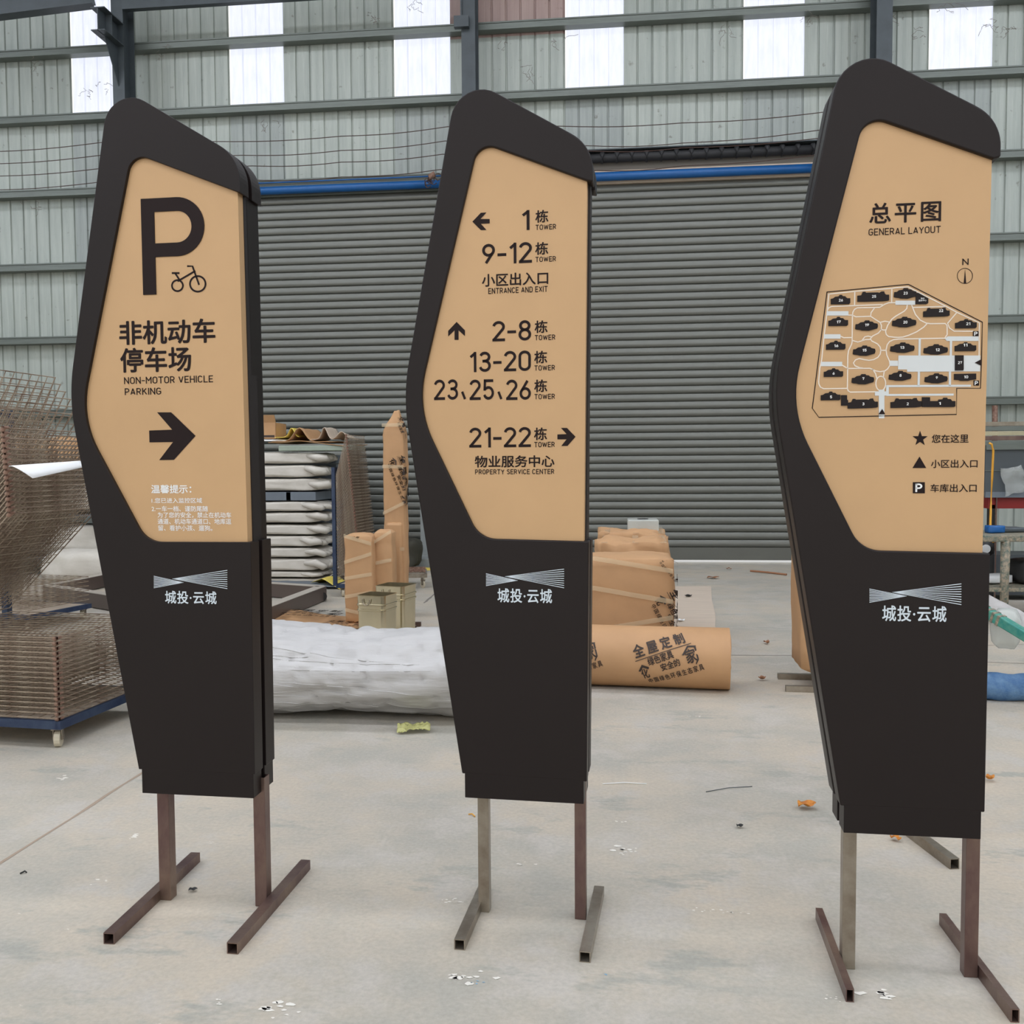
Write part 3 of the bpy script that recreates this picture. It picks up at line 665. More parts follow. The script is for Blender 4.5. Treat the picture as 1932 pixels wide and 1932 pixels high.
# --- sign 1 graphics
s = sign1
def P_sign(s):
    y = .013; a = s.L(264.7, 376, y); zb = s.L(285, 556, y)[1]; x0 = s.L(268.5, 466, y)[0]; x1 = s.L(386, 430, y)[0]; zt = s.L(300, 374, y)[1]
    H = zt-zb; R_ = H*.305; r_ = R_-.044; wst = .046
    cxx = x1-R_; cz = zt-R_
    out = [(x0, zb), (x0, zt)]+[(cxx+R_*math.cos(t), cz+R_*math.sin(t)) for t in [math.pi/2-math.pi*i/24 for i in range(25)]]+[(x0+wst, zt-2*R_), (x0+wst, zb)]
    hol = [(x0+wst, zt-.044)]+[(cxx+r_*math.cos(t), cz+r_*math.sin(t)) for t in [math.pi/2-math.pi*i/24 for i in range(25)]]+[(x0+wst, zt-2*R_+.044)]
    link('parking_letter', prism_mesh(out, y-.003, y, M['ink'], hole=hol), s.face)
P_sign(s)
def circ(cx_, cy_, r_, n=28): return [(cx_+r_*math.cos(2*math.pi*i/n), cy_+r_*math.sin(2*math.pi*i/n)) for i in range(n+1)]
s.stroke([circ(1005, 1617, 31), circ(1120, 1607, 44), [(978, 1546), (1012, 1546)], [(993, 1548), (1018, 1586)], [(1010, 1590), (1102, 1536)], [(1065, 1507), (1090, 1507), (1126, 1608)]], 11, 'ink', 0, 0, 1/3, 'bicycle_symbol')
s.text('非机动车', 226, 604, 405.5, 648, bold=.02, space=1.0); s.text('停车场', 228, 656, 360, 701, bold=.02)
s.text('NON-MOTOR VEHICLE', 234.3, 710, 402.3, 723, bold=.012, space=1.1); s.text('PARKING', 235.7, 732, 304.3, 745, bold=.012, space=1.1)
s.poly([(845, 505), (975, 500), (890, 402), (970, 402), (1108, 535), (985, 671), (902, 672), (980, 570), (847, 572)], ox=0, oy=644)
s.text('温馨提示：', 285.8, 915, 361, 930.5, m='white_ink', bold=.02)
for t, bx in (('1.您已进入监控区域', (286.5, 939.5, 381.5, 949)), ('2.一车一档、谨防尾随', (286.5, 954.5, 392.5, 965)), ('为了您的安全，禁止在机动车', (298, 966.5, 436.5, 977)), ('通道、机动车通道口、地库逗', (298, 978.5, 436.5, 989)), ('留、看护小孩、遛狗。', (299, 991, 401, 1001.5))):
    s.text(t, *bx, m='white_ink', bold=.01)
s.logo(290.3, 1087, 1109, (347, 1099), (325, 1092), 429, 1076, 1110.5, (312, 1115.5, 408.5, 1139))
# --- sign 2 graphics
s = sign2
s.poly([(742, 1255), (790, 1205), (822, 1203), (788, 1240), (840, 1240), (840, 1265), (790, 1267), (822, 1302), (790, 1303)], ox=644, oy=0)
s.poly([(653, 1822), (605, 1873), (605, 1905), (641, 1870), (641, 1924), (664, 1924), (664, 1870), (700, 1903), (700, 1870)], ox=644, oy=0)
s.poly([(1223, 527), (1275, 525), (1243, 490), (1277, 490), (1326, 540), (1280, 592), (1245, 592), (1275, 555), (1223, 555)], ox=644, oy=644)
def tower(y, dx=0):
    s.text('栋', 1010+dx, y, 1033.7+dx, y+23, bold=.018); s.text('TOWER', 1010+dx, y+26.7, 1048.6+dx, y+36.7, bold=.018, space=1.05)
s.text('1', 984.7, 396.7, 999.2, 434.3, bold=.012); tower(396.7, .6)
s.text('9-12', 909.7, 458.6, 1003.7, 497.7, bold=.012); tower(457.3, .3)
s.text('小区出入口', 909.7, 515, 1034, 538.5, bold=.018); s.text('ENTRANCE AND EXIT', 921.3, 541.7, 1033.3, 552.7, bold=.018, space=1.05)
s.text('2-8', 929, 605, 1002.3, 643.3, bold=.012); tower(605, -.9)
s.text('13-20', 886.3, 662.7, 1001.7, 701, bold=.012); tower(662.3, -1.6)
for t, a_, c_ in (('23', 819, 864.3), ('25', 886, 932), ('26', 955, 1001.7)): s.text(t, a_, 716, c_, 754.5, bold=.012)
for x in (870, 938.5): s.poly([(x, 740), (x+4, 738), (x+9.5, 752), (x+5.5, 754)], k=1, name='lettering')
tower(716.5, -1.6)
s.text('21-22', 885.3, 806.3, 1001.7, 844, bold=.012); tower(807, -2)
s.text('物业服务中心', 896.3, 859.7, 1045.7, 881.3, bold=.018); s.text('PROPERTY SERVICE CENTER', 896.5, 885.3, 1045.7, 894.7, bold=.018, space=1.05)
s.logo(917, 1082.3, 1105, (977, 1095.2), (952.7, 1087.5), 1064.2, 1073.7, 1109, (939, 1111, 1041.3, 1137))
# --- sign 3 graphics: title, compass, site map, legend
s = sign3
s.text('总平图', 1640.7, 381.5, 1774.7, 419.5, bold=.016, space=1.2); s.text('GENERAL LAYOUT', 1638.7, 429, 1774.7, 442, bold=.010, space=1.2)
s.text('N', 1815.5, 488, 1827.3, 500, bold=.006)
s.stroke([circ(1597, 1562, 43, 36)], 3, 'ink', 1288, 0, 1/3, 'compass_ring'); s.poly([(1598, 1522), (1590, 1603), (1604, 1603)], ox=1288, oy=0, name='compass_needle')
K = 170/1932; O = {1: (1525, 530), 2: (1690, 530), 3: (1525, 640), 4: (1690, 640)}
def G(c, pts): return [(O[c][0]+x*K, O[c][1]+y*K) for x, y in pts]
pl = [G(1, [(430, 285), (1000, 225), (1790, 160)])+G(2, [(0, 148), (260, 130), (1100, 560), (1300, 670), (1790, 900), (1785, 1600)]),
      G(1, [(440, 285), (405, 640), (340, 1150), (285, 1700)])+G(3, [(245, 620), (220, 900), (225, 960), (260, 1030), (330, 1062), (820, 1055)]),
      G(1, [(995, 235), (990, 525)]), G(1, [(1790, 165), (1785, 470)]),
      G(1, [(415, 620), (440, 575), (500, 550), (1000, 530), (1580, 510)]), G(1, [(1860, 468), (1720, 470), (1640, 500), (1600, 525), (1530, 568), (1050, 580), (990, 610), (955, 670), (945, 740), (938, 1300), (930, 1350), (860, 1500), (845, 1600)])+G(3, [(838, 1000), (835, 1050), (855, 1110), (900, 1135), (1430, 1128)]),
      G(1, [(1415, 585), (1345, 680), (1335, 760), (1440, 830), (1540, 890), (1568, 960), (1560, 1050), (1500, 1120), (1380, 1180), (1330, 1240), (1360, 1290), (1480, 1350), (1540, 1420), (1553, 1490), (1540, 1570), (1490, 1640), (1400, 1688), (1300, 1704), (1200, 1690), (1090, 1665), (1010, 1695), (965, 1760), (1000, 1820), (1100, 1862), (1160, 1870)]),
      G(1, [(860, 735), (940, 735), (1020, 770), (1330, 760)]), G(1, [(700, 1190), (760, 1220), (930, 1215)]),
      G(1, [(945, 1280), (1060, 1312), (1150, 1285), (1220, 1260), (1320, 1255)]), G(1, [(1150, 1280), (1210, 1200), (1280, 1185), (1350, 1200)]),
      G(1, [(1560, 885), (1640, 865), (1720, 880)]), G(1, [(1560, 1045), (1620, 1055), (1655, 1050)]), G(1, [(1555, 1490), (1665, 1490)]),
      G(2, [(245, 515), (235, 590), (180, 650), (0, 755)])+G(1, [(1790, 820), (1700, 950), (1655, 1080), (1670, 1150), (1720, 1195), (1850, 1210)])+G(2, [(60, 1212), (150, 1205), (280, 1165), (450, 1090), (600, 990), (665, 920)]),
      G(2, [(1050, 1230), (540, 1238), (60, 1248)])+G(1, [(1830, 1260), (1740, 1300), (1690, 1370), (1665, 1480), (1680, 1590), (1740, 1720), (1748, 1810), (1700, 1885)])+G(3, [(1640, 680), (1540, 697), (1440, 680), (1380, 650), (1320, 625), (840, 628)]),
      G(1, [(730, 1810), (830, 1870)]), G(2, [(340, 520), (370, 600), (420, 720), (520, 840), (650, 905), (740, 918), (1060, 915), (1098, 960), (1100, 1150), (1060, 1210)]),
      G(2, [(375, 570), (1040, 550)]), G(2, [(1305, 680), (1110, 910), (1150, 1010), (1250, 1080), (1650, 1080)]),
      G(3, [(1380, 650), (1440, 735), (1465, 830)]), G(3, [(1625, 690), (1608, 810)]), G(3, [(1552+105*math.cos(t*.3), 950+155*math.sin(t*.3)) for t in range(22)])]
s.stroke(pl, 1.9, 'map_path', 0, 0, 1, 'map_paths', th=.001)
s.stroke([(3.6, G(2, [(512, 1250), (505, 1600)])), (3.6, G(2, [(1182, 1300), (1178, 1600)])), (3.6, G(4, [(495, 700), (487, 980)])), (3.6, G(4, [(1160, 700), (1158, 980)])), (3.4, G(4, [(-180, 1007), (1585, 998)])), (3.4, G(4, [(-180, 1197), (1215, 1188)])), (4.5, G(3, [(1695, 1020), (1695, 1180)])), (9, G(3, [(1570, 1140), (1570, 1640)]))], 3, 'map_grey', 0, 0, 1, 'map_roads', th=.0012)
for c, (a_, b_, d_, e_) in ((1, (395, 650, 860, 745)), (1, (340, 1145, 690, 1240)), (1, (270, 1735, 725, 1830)), (2, (-10, 425, 415, 515)), (4, (-130, 460, 45, 575)), (3, (1425, 1120, 1715, 1210))):
    s.poly(G(c, [(a_, b_), (d_, b_), (d_, e_), (a_, e_)]), 'map_grey', k=1, name='map_yard', th=.0014)
s.poly(G(2, [(1050, 1240), (1110, 1190), (1770, 1190), (1770, 1290), (1090, 1290)]), 'map_grey', k=1, name='map_yard', th=.0014)
s.poly(G(4, [(55, 350), (1810, 350), (1805, 690), (240, 700), (240, 650), (45, 650)]), 'map_grey', k=1, name='map_yard', th=.0014)
s.stroke([G(1, [(400, 240)])+G(2, [(270, 75), (1855, 885), (1835, 1700)])+G(4, [(1815, 1052), (1305, 1052), (1300, 1612)])+G(3, [(225, 1675), (85, 1480)])+G(1, [(400, 240)])], 1.5, 'ink', 0, 0, 1, 'map_border', th=.0012)
TA = [(0, 1), (0, .42), (.1, .38), (.22, .2), (.4, .15), (.45, 0), (.58, 0), (.6, .12), (.75, .15), (.78, .25), (.85, .35), (1, .35), (1, .85), (.95, .97), (.9, .98)]
TB = [(0, .82), (.02, .38), (.12, .36), (.22, .2), (.38, .15), (.44, 0), (.62, 0), (.63, .1), (.76, .13), (.82, .25), (.98, .32), (1, .55), (.97, .78), (.85, .85), (.7, .95), (.6, 1), (.3, .98), (.22, .92), (.06, .88)]
TC = [(0, 1), (0, .42), (.12, .38), (.17, .05), (.25, .05), (.27, .13), (.35, .12), (.65, .1), (.68, .15), (.75, .02), (.84, 0), (.86, .2), (.9, .32), (1, .32), (1, .85), (.95, .9), (.8, .95), (.2, 1)]
TD = [(0, 1), (0, 0), (1, 0), (1, .9), (.95, 1)]
TE = [(0, .85), (0, .05), (1, 0), (1, .8), (.75, .9), (.65, 1), (.28, 1), (.2, .88)]
TL = [(0, 1), (0, -.05), (.24, -.05), (.24, .36), (.47, .36), (.5, .2), (.62, .17), (.64, 0), (.75, 0), (.77, .14), (.86, .16), (.9, .36), (1, .36), (1, .92), (.95, 1)]
bl = [(1, 480, 305, 895, 505, TA, '26', 690, 420), (1, 1050, 228, 1728, 450, TC, '25', 1400, 340), (1, 430, 775, 848, 970, TA, '17', 645, 885), (1, 1003, 850, 1488, 1070, TB, '19', 1250, 950),
      (1, 378, 1285, 793, 1478, TA, '16', 592, 1395), (1, 952, 1388, 1435, 1608, TB, '15', 1197, 1490), (2, -45, 160, 440, 385, TB, '23', 200, 270), (2, 585, 575, 1148, 775, TC, '22', 960, 645),
      (2, -85, 773, 435, 998, TB, '20', 195, 890), (2, 1270, 822, 1728, 1020, TA, '21', 1540, 925), (2, -125, 1322, 398, 1545, TB, '13', 130, 1432), (2, 590, 1360, 1112, 1583, TB, '12', 888, 1482),
      (2, 1260, 1318, 1716, 1510, TA, '11', 1480, 1380), (2, 1262, 1597, 1448, 1922, TD, '27', 1365, 1757), (3, 330, 625, 742, 810, TA, '6', 535, 735), (3, 925, 750, 1408, 970, TB, '7', 1172, 850),
      (3, 265, 1125, 685, 1312, TA, '5', 480, 1240), (3, 840, 1270, 1487, 1488, TC, '3', 1172, 1390), (4, -157, 682, 330, 895, TB, '8', 92, 780), (4, 612, 733, 1105, 948, TB, '9', 868, 828),
      (4, 1245, 738, 1716, 895, TE, '10', 1495, 812), (4, -115, 1260, 548, 1475, TC, '2', 245, 1388), (4, 558, 1255, 1272, 1455, TL, '1', 932, 1380)]
for c, a_, b_, d_, e_, T_, nn, nu, nv in bl:
    s.poly(G(c, [(a_+(d_-a_)*u, b_+(e_-b_)*v) for u, v in T_]), 'block', k=1, name='map_block', th=0, thick=.004)
    w_ = 44 if len(nn) == 1 else 88; (x0, y0), (x1, y1) = G(c, [(nu-w_/2, nv-30), (nu+w_/2, nv+30)])
    s.text(nn, x0, y0, x1, y1, m='white_ink', bold=.03, name='block_number', th=.0052)
s.poly(G(3, [(700, 1200), (825, 1200), (828, 1300), (848, 1310), (845, 1425), (700, 1425)]), 'block', k=1, name='map_block', th=0, thick=.004)
s.poly(G(2, [(428, 262), (480, 262), (690, 380), (690, 480), (650, 500), (420, 500)]), 'block', k=1, name='map_block', th=0, thick=.004)
(x0, y0), (x1, y1) = G(2, [(525, 365), (605, 398)]); s.text('物业', x0, y0, x1, y1, m='white_ink', name='block_number', th=.0052)
(x0, y0), (x1, y1) = G(2, [(480, 408), (645, 445)]); s.text('服务中心', x0, y0, x1, y1, m='white_ink', name='block_number', th=.0052)
def pbox(x0, y0, x1, y1):
    s.poly([(x0, y0), (x1, y0), (x1, y1), (x0, y1)], 'ink', k=1, name='parking_symbol', th=.0016)
    dx, dy = (x1-x0), (y1-y0); s.text('P', x0+dx*.2, y0+dy*.12, x0+dx*.78, y0+dy*.88, m='white_ink', bold=.03, name='parking_symbol_letter', th=.0022)
for c, q in ((2, [(1650, 1078), (1775, 1188)]), (4, [(1663, 885), (1782, 997)])):
    (x0, y0), (x1, y1) = G(c, q); pbox(x0, y0, x1, y1)
s.poly(G(3, [(1500, 1610), (1580, 1495), (1645, 1610)]), k=1, name='entrance_triangle', th=.003); s.poly(G(4, [(1685, 507), (1815, 437), (1815, 565)]), k=1, name='entrance_triangle', th=.003)
s.poly([(1735.7+(15 if i % 2 == 0 else 6)*math.sin(math.pi*i/5), 827.7-(15 if i % 2 == 0 else 6)*math.cos(math.pi*i/5)) for i in range(10)], k=1, name='star_symbol')
s.poly([(1300, 717), (1340, 652), (1378, 717)], ox=1288, oy=644, name='triangle_symbol')
pbox(1722, 909.7, 1744.7, 930.7)
s.text('您在这里', 1758, 819.7, 1827, 835.3, bold=.012); s.text('小区出入口', 1756.5, 867.3, 1844, 882.5, bold=.012); s.text('车库出入口', 1755.5, 913.3, 1842.3, 928.5, bold=.012)
s.logo(1640.3, 1111.3, 1136.3, (1710.7, 1124.7), (1683, 1117.3), 1813.7, 1101.5, 1140.7, (1664.7, 1143.3, 1785.3, 1172.3))

# ------------------------------------------------------------------ drying racks
def caster(mb_y=0, parent=None, loc=(0, 0, 0), rz=0.):
    c = MB().tube([(-.015, 0, .045), (.015, 0, .045)], .045, 16); o = c.build('caster_wheel', M['wheel'], parent, loc=loc, rz=rz)
    b = MB().box(-.024, -.019, -.02, .02, .04, .1).box(.019, .024, -.02, .02, .04, .1).box(-.03, .03, -.03, .03, .096, .104).tube([(-.028, 0, .045), (.028, 0, .045)], .008, 8)
    b.build('caster_fork', M['steel_grey'], parent, loc=loc, rz=rz)
def tray_mesh(w, l, nl=14, nw=17, r=.0017):
    """hinge along y at x=0, free edge at x=w"""
    b = MB()
    def rod(a, c, q): b.beam(a, c, q*2, q*2)
    for i in range(nl+1): y = l*i/nl; rod((0, y, 0), (w, y, 0), r if 0 < i < nl else r*1.5)
    for i in range(nw+1): x = w*i/nw; rod((x, 0, -.004), (x, l, -.004), r if 0 < i < nw else r*1.5)
    return b.mesh(M['wire'])
def clip_mesh(w):
    b = MB(); b.box(w-.022, w+.006, -.01, .0, -.006, .006).box(w-.002, w+.006, -.01, .03, -.006, .006).add([(w-.026, -.01, -.006), (w+.006, -.01, -.006), (w+.006, .022, -.006), (w-.010, -.005, -.018)], [(0, 1, 3), (1, 2, 3), (2, 0, 3), (0, 2, 1)])
    return b.mesh(M['clip'])
def rack(loc, rz, w, l, angles, pitch, z0, label, wheels=True, posts=2.1, clips=True, nl=14, nw=17):
    """origin: near right corner of the base on the floor; hinge side at x=-w"""
    e = empty('drying_rack', loc, rz, label, 'rack', 'wire tray drying racks')
    zb = .11
    b = MB(); b.beam((-w, 0, zb+.02), (0, 0, zb+.02), .03, .045).beam((-w, l, zb+.02), (0, l, zb+.02), .03, .045).beam((0, -.015, zb+.02), (0, l+.015, zb+.02), .03, .045).beam((-w, -.015, zb+.02), (-w, l+.015, zb+.02), .03, .045)
    b.build('base_frame', M['bluerack'], e)
    MB().box(-w+.02, -.02, .02, l-.02, zb+.036, zb+.04).build('base_board', M['cardfloor'], e)
    for x in (-w+.05, -.04):
        for y in (.04, l-.04): caster(parent=e, loc=(x, y, 0), rz=.4)
    for y in (0, l):
        MB().box(-w-.05, -w-.01, y-.012, y+.03, zb+.02, posts).build('post', M['bluerack'], e)
    MB().box(-w-.045, -w-.02, 0, l, posts-.05, posts).build('cross_bar', M['bluerack'], e)
    tm = tray_mesh(w, l, nl, nw); cm = clip_mesh(w)
    for i, ang in enumerate(angles):
        t = link('tray', tm, e, (-w, 0, z0+i*pitch), (0, -R(ang), 0)); t.rotation_euler = (0, -R(ang), 0)
        if clips: link('tray_corner', cm, t)
    return e
ang1 = [0]*17+[44+i*.12 for i in range(17)]+[54+i*2.4 for i in range(6)]
rack(fl(114, 1413)*1.0, R(-5.1), .92, .76, ang1, .0272, .165, 'near wire tray drying rack on a blue caster base at the left edge', nl=11, nw=13, posts=1.35)
ang3 = [0]*6+[34+i*1.3 for i in range(20)]
rack((-5.35, 7.9, 0), R(-12), .9, .75, ang3, .045, .2, nl=8, nw=10, label= 'farther drying rack seen through the near one at the left edge', clips=False)
ang2 = [0]*2+[64+i*.25 for i in range(38)]
p = fl(720, 1133); rack((p.x-.08, 10.25, 0), R(-4), .5, .62, [60+i*.42 for i in range(36)], .034, .2, 'drying rack with raised trays beside the wrapped bundle pile', nl=16, nw=10, posts=1.5)
# paper sheet over the near rack's trays
Pp = [at(16, 880, 4.55), at(150, 870, 4.95), at(163, 882, 4.95), at(62, 906, 4.5)]
b = MB(); n = 10
for i in range(n+1):
    t = i/n
    a = Pp[0].lerp(Pp[1], t); c = Pp[3].lerp(Pp[2], t)
    for k in range(7):
        u = k/6; q = a.lerp(c, u); q.z += .035*math.sin(math.pi*u*.9)*(1-t*.5); q.y -= .05*math.sin(math.pi*u)*(1-t*.6); b.v.append(tuple(q))
for i in range(n):
    for k in range(6): a = i*7+k; b.f.append((a, a+1, a+8, a+7))
o = b.build('paper_sheet', M['paper'], None, True); so = o.modifiers.new('thick', 'SOLIDIFY'); so.thickness = .002
tag(o, 'white paper sheet draped over the raised trays of the near drying rack', 'paper')

# ------------------------------------------------------------------ pile of wrapped bundles with grey boards
lay = [(852, 884), (876, 905), (902, 928), None, (945, 968), (966, 991), (988, 1012), (1010, 1034), (1033, 1057), (1053, 1081), (1078, 1104)]
YP = 11.9; xs = at(520, 950, YP).x
ordn = ['topmost', 'second', 'third', '', 'fourth', 'fifth', 'sixth', 'seventh', 'eighth', 'ninth', 'lowest']
for i, q in enumerate(lay):
    if not q: continue
    nx_ = lay[i+1] if i+1 < len(lay) else None
    z1 = at(520, q[0], YP).z; z0 = at(520, nx_[0] if nx_ else q[1], YP).z; z0 = max(.01, z0)
    xr = at(600+[12, 8, 12, 0, 12, 10, 10, 6, 4, 10, 2][i], 950, YP).x; L_ = 3.1
    h_ = z1-z0-.004
    e = empty('wrapped_bundle', (xr-L_/2, YP+.36, z0), 0, '%s cloth-wrapped bundle of the grey pile beside the shutter' % ordn[i], 'bundle', 'cloth-wrapped bundles in the pile')
    link('wrapping', blob_box(L_, .72, h_-.012, .012, i+1, M['cloth'], cuts=16, rnd=.9, freq=3.2, wr=(.8, 1, 2.5)), e)
    # gathered cloth end
    random.seed(i)
    b = MB()
    for j in range(5):
        yy = -.30+j*.1+random.uniform(-.02, .02); xx = L_/2-.16+random.uniform(0, .1)
        b.tube([(xx-.16, yy-.02, h_*random.uniform(.6, .8)), (xx, yy-.06, h_*random.uniform(.45, .72)), (xx+.1, yy-.03, h_*random.uniform(.35, .6)), (xx+.12, yy+.04, h_*random.uniform(.25, .5))], [h_*.16, h_*.3, h_*.27, h_*.16], 8)
    b.build('gathered_end', M['cloth'], e, True)
# grey boards between the bundles and standing in a stack behind
zb0 = at(520, 945, YP).z; zb1 = at(520, 928, YP).z
for k in range(3):
    w_ = .5
    x1 = at([500, 549, 596][k], 940, YP).x
    tag(MB().box(x1-.42, x1-.01, YP+.02, YP+.7, zb0+.004, zb1-.004).build('grey_board', M['foam'], bevel=.004), 'slate grey board in the gap of the bundle pile, %s' % ['nearest the parking sign', 'middle one', 'rightmost'][k], 'board', 'grey boards in the bundle pile')
z = .02
for k in range(13):
    x1 = at(636+random.uniform(-5, 5), 950, 12.8).x
    tag(MB().box(x1-1.4, x1, 12.8+(k % 3)*.03, 13.6, z, z+.115).build('grey_board', M['foam'], rz=0., bevel=.006), 'slate grey board in the stack right of the bundle pile, %s' % (['bottom', 'second from bottom', 'third from bottom', 'fourth from bottom', 'fifth from bottom', 'sixth from bottom', 'middle', 'seventh from top', 'sixth from top', 'fifth from top', 'fourth from top', 'second from top', 'top'][k] if k != 10 else 'third from top'), 'board', 'grey boards stacked behind the bundles')
    z += .128
# things on top of the pile
zt = at(520, 852, YP).z+.03
p = at(500, 826, YP)
def carton(name, cx_, cy_, z, sx, sy_, sz, rz, label, openf=True):
    e = empty(name, (cx_, cy_, z), rz, label, 'box')
    t = .006; b = MB().box(-sx/2, sx/2, -sy_/2, -sy_/2+t, 0, sz).box(-sx/2, sx/2, sy_/2-t, sy_/2, 0, sz).box(-sx/2, -sx/2+t, -sy_/2, sy_/2, 0, sz).box(sx/2-t, sx/2, -sy_/2, sy_/2, 0, sz).box(-sx/2, sx/2, -sy_/2, sy_/2, 0, t)
    b.build('carton_body', M['card'], e)
    b = MB().add([(-sx/2, -sy_/2, sz), (sx/2, -sy_/2, sz), (sx/2, -sy_/2-.06, sz+.1), (-sx/2, -sy_/2-.06, sz+.1), (-sx/2, -sy_/2+.004, sz), (sx/2, -sy_/2+.004, sz), (sx/2, -sy_/2-.056, sz+.1), (-sx/2, -sy_/2-.056, sz+.1)], [(0, 1, 2, 3), (7, 6, 5, 4), (2, 6, 7, 3), (1, 5, 6, 2)])
    b.build('flap', M['card'], e)
    MB().box(-sx/2+.02, sx/2-.02, -sy_/2-.001, -sy_/2, .02, .05).build('printed_band', M['cardprint'], e)
    return e
carton('carton', at(494, 820, YP+.3).x, YP+.38, zt+.145, .48, .5, .22, R(4), 'open brown carton on top of the bundle pile beside the parking sign')
for k, (x0, x1, y_, m_, cu, lb) in enumerate([
    (524, 668, 842, 'card', lambda u, v: .02+.05*u*math.sin(u*5+v), 'flat grey-brown cardboard sheet across the top of the bundle pile'),
    (526, 640, 836, 'card', lambda u, v: .02+.18*math.exp(-((u-.45)/.12)**2), 'buckled cardboard sheet with a raised fold on the bundle pile'),
    (595, 664, 832, 'cardfloor', lambda u, v: .04+.16*math.exp(-((u-.35)/.1)**2)+.1*math.exp(-((u-.8)/.14)**2)*(1-v*.5), 'crumpled dark-edged cardboard at the right of the pile top'),
    (528, 572, 840, 'yellow', lambda u, v: .06+.12*math.exp(-((u-.7)/.15)**2), 'yellow sheet poking from under cardboard on the bundle pile'),
    (500, 560, 853, 'paper', lambda u, v: .0+.09*(1-u)*math.sin(v*3), 'torn white foam sheet on the left of the pile top')]):
    a = at(x0, y_, YP+.3); c = at(x1, y_, YP+.3)
    o = link('loose_sheet', sheet_mesh(c.x-a.x, .9-.1*k, M[m_], 22, 8, .012, k+2, 4, cu, .008), None, ((a.x+c.x)/2, YP+.45-.02*k, zt+.052+k*.012), R(random.uniform(-6, 6)))
    tag(o, lb, 'sheet')
a = at(590, 850, YP+.2); tag(MB().box(a.x-.4, a.x+.62, YP-.02, YP+.6, zt-.024, zt+.045).build('foam_slab', mat('sage_foam', (150, 160, 146), .7, var=.08), bevel=.01), 'sage green foam slab jutting right from under the loose cardboard', 'slab')
# tubes and rolls at the foot of the pile
for k, (x_, y_, r_, lb) in enumerate([(638, 1079, .062, 'highest black-mouthed tube end beside the bundle pile'), (629, 1096, .052, 'left black tube end at the foot of the bundle pile'), (646, 1096, .052, 'right black tube end at the foot of the bundle pile')]):
    q = at(x_, y_, 11.6); q.z = max(q.z, r_+.002)
    e = empty('cardboard_tube', q, 0, lb, 'tube', 'tubes lying beside the bundle pile')
    MB().tube([(0, 0, 0), (0, .7, 0)], r_, 14).build('tube_wall', M['cloth'], e, True); MB().tube([(0, -.004, 0), (0, .01, 0)], r_*.85, 14).build('hollow', M['dark'], e)  # dark disc painted as the shade inside the solid tube's mouth
o = link('loose_sheet', sheet_mesh(.45, .3, M['yellow'], 8, 6, .03, 3, 5, lambda u, v: .1*(1-abs(u-.4)*2)), None, fl(628, 1108), R(-20)); tag(o, 'creased yellow sheet on the floor at the foot of the bundle pile', 'sheet')
o = link('loose_sheet', sheet_mesh(1.2, .5, M['foam'], 10, 6, .02, 5, 5, lambda u, v: .02), None, fl(585, 1107), R(3)); tag(o, 'pale grey foam sheet flat on the floor before the bundle pile', 'sheet')
# clutter seen left of the parking sign
q = fl(165, 1118); 
tag(link('wrapped_bundle', blob_box(1.6, .55, .42, .05, 21, M['cloth'], cuts=14, rnd=1.4, freq=2.4), None, (q.x-.3, q.y+.95, 0), R(4)), 'slumped cloth heap on the floor behind the near drying rack', 'bundle')
q = at(60, 835, 12.2)
tag(link('wrapped_bundle', blob_box(2.6, .9, .5, .06, 23, M['card'], cuts=12, rnd=1.2), None, (q.x-.3, 12.6, 1.42), R(0)), 'brown paper wrapped bundle high on the shelf behind the drying racks', 'bundle')
e = empty('storage_shelf', (q.x-.3, 12.6, 0), 0, 'dark steel storage shelf against the wall behind the drying racks', 'shelf')
for z_ in (.25, .85, 1.4): MB().box(-1.6, 1.5, -.45, .45, z_-.02, z_+.01).build('shelf_board', M['foam'], e)
for x_ in (-1.58, 1.48):
    for y_ in (-.43, .43): MB().box(x_-.02, x_+.02, y_-.02, y_+.02, 0, 1.45).build('post', M['bluerack'], e)
for k, z_ in enumerate((.27, .87)):
    tag(link('wrapped_bundle', blob_box(2.8, .8, .42, .05, 31+k, M['cloth'], cuts=12, rnd=1.2), None, (q.x-.3, 12.6, z_), 0), 'pale wrapped bundle on the %s board of the storage shelf' % ['lowest', 'middle'][k], 'bundle')

# dark brown rectangular frame lying on the floor
A = fl(606, 1133); dv = (fl(510, 1173)-A).normalized(); Bp = A+dv*2.0; D = fl(214, 1103); E_ = D+dv*1.3
e = empty('steel_rectangle', (A+D)/2, 0, 'large dark brown rectangular metal frame lying flat on the floor', 'frame'); o0 = (A+D)/2
for a, c in ((A, Bp), (A, D), (D, E_), (Bp, E_)):
    a = a-o0; c = c-o0
    MB().beam(a+Vector((0, 0, .085)), c+Vector((0, 0, .085)), .13, .15).build('rail', M['alu'], e)
    MB().beam(a+Vector((0, 0, .163)), c+Vector((0, 0, .163)), .12, .004).build('rail_top', M['alutop'], e)  # paler strip along the top of each rail

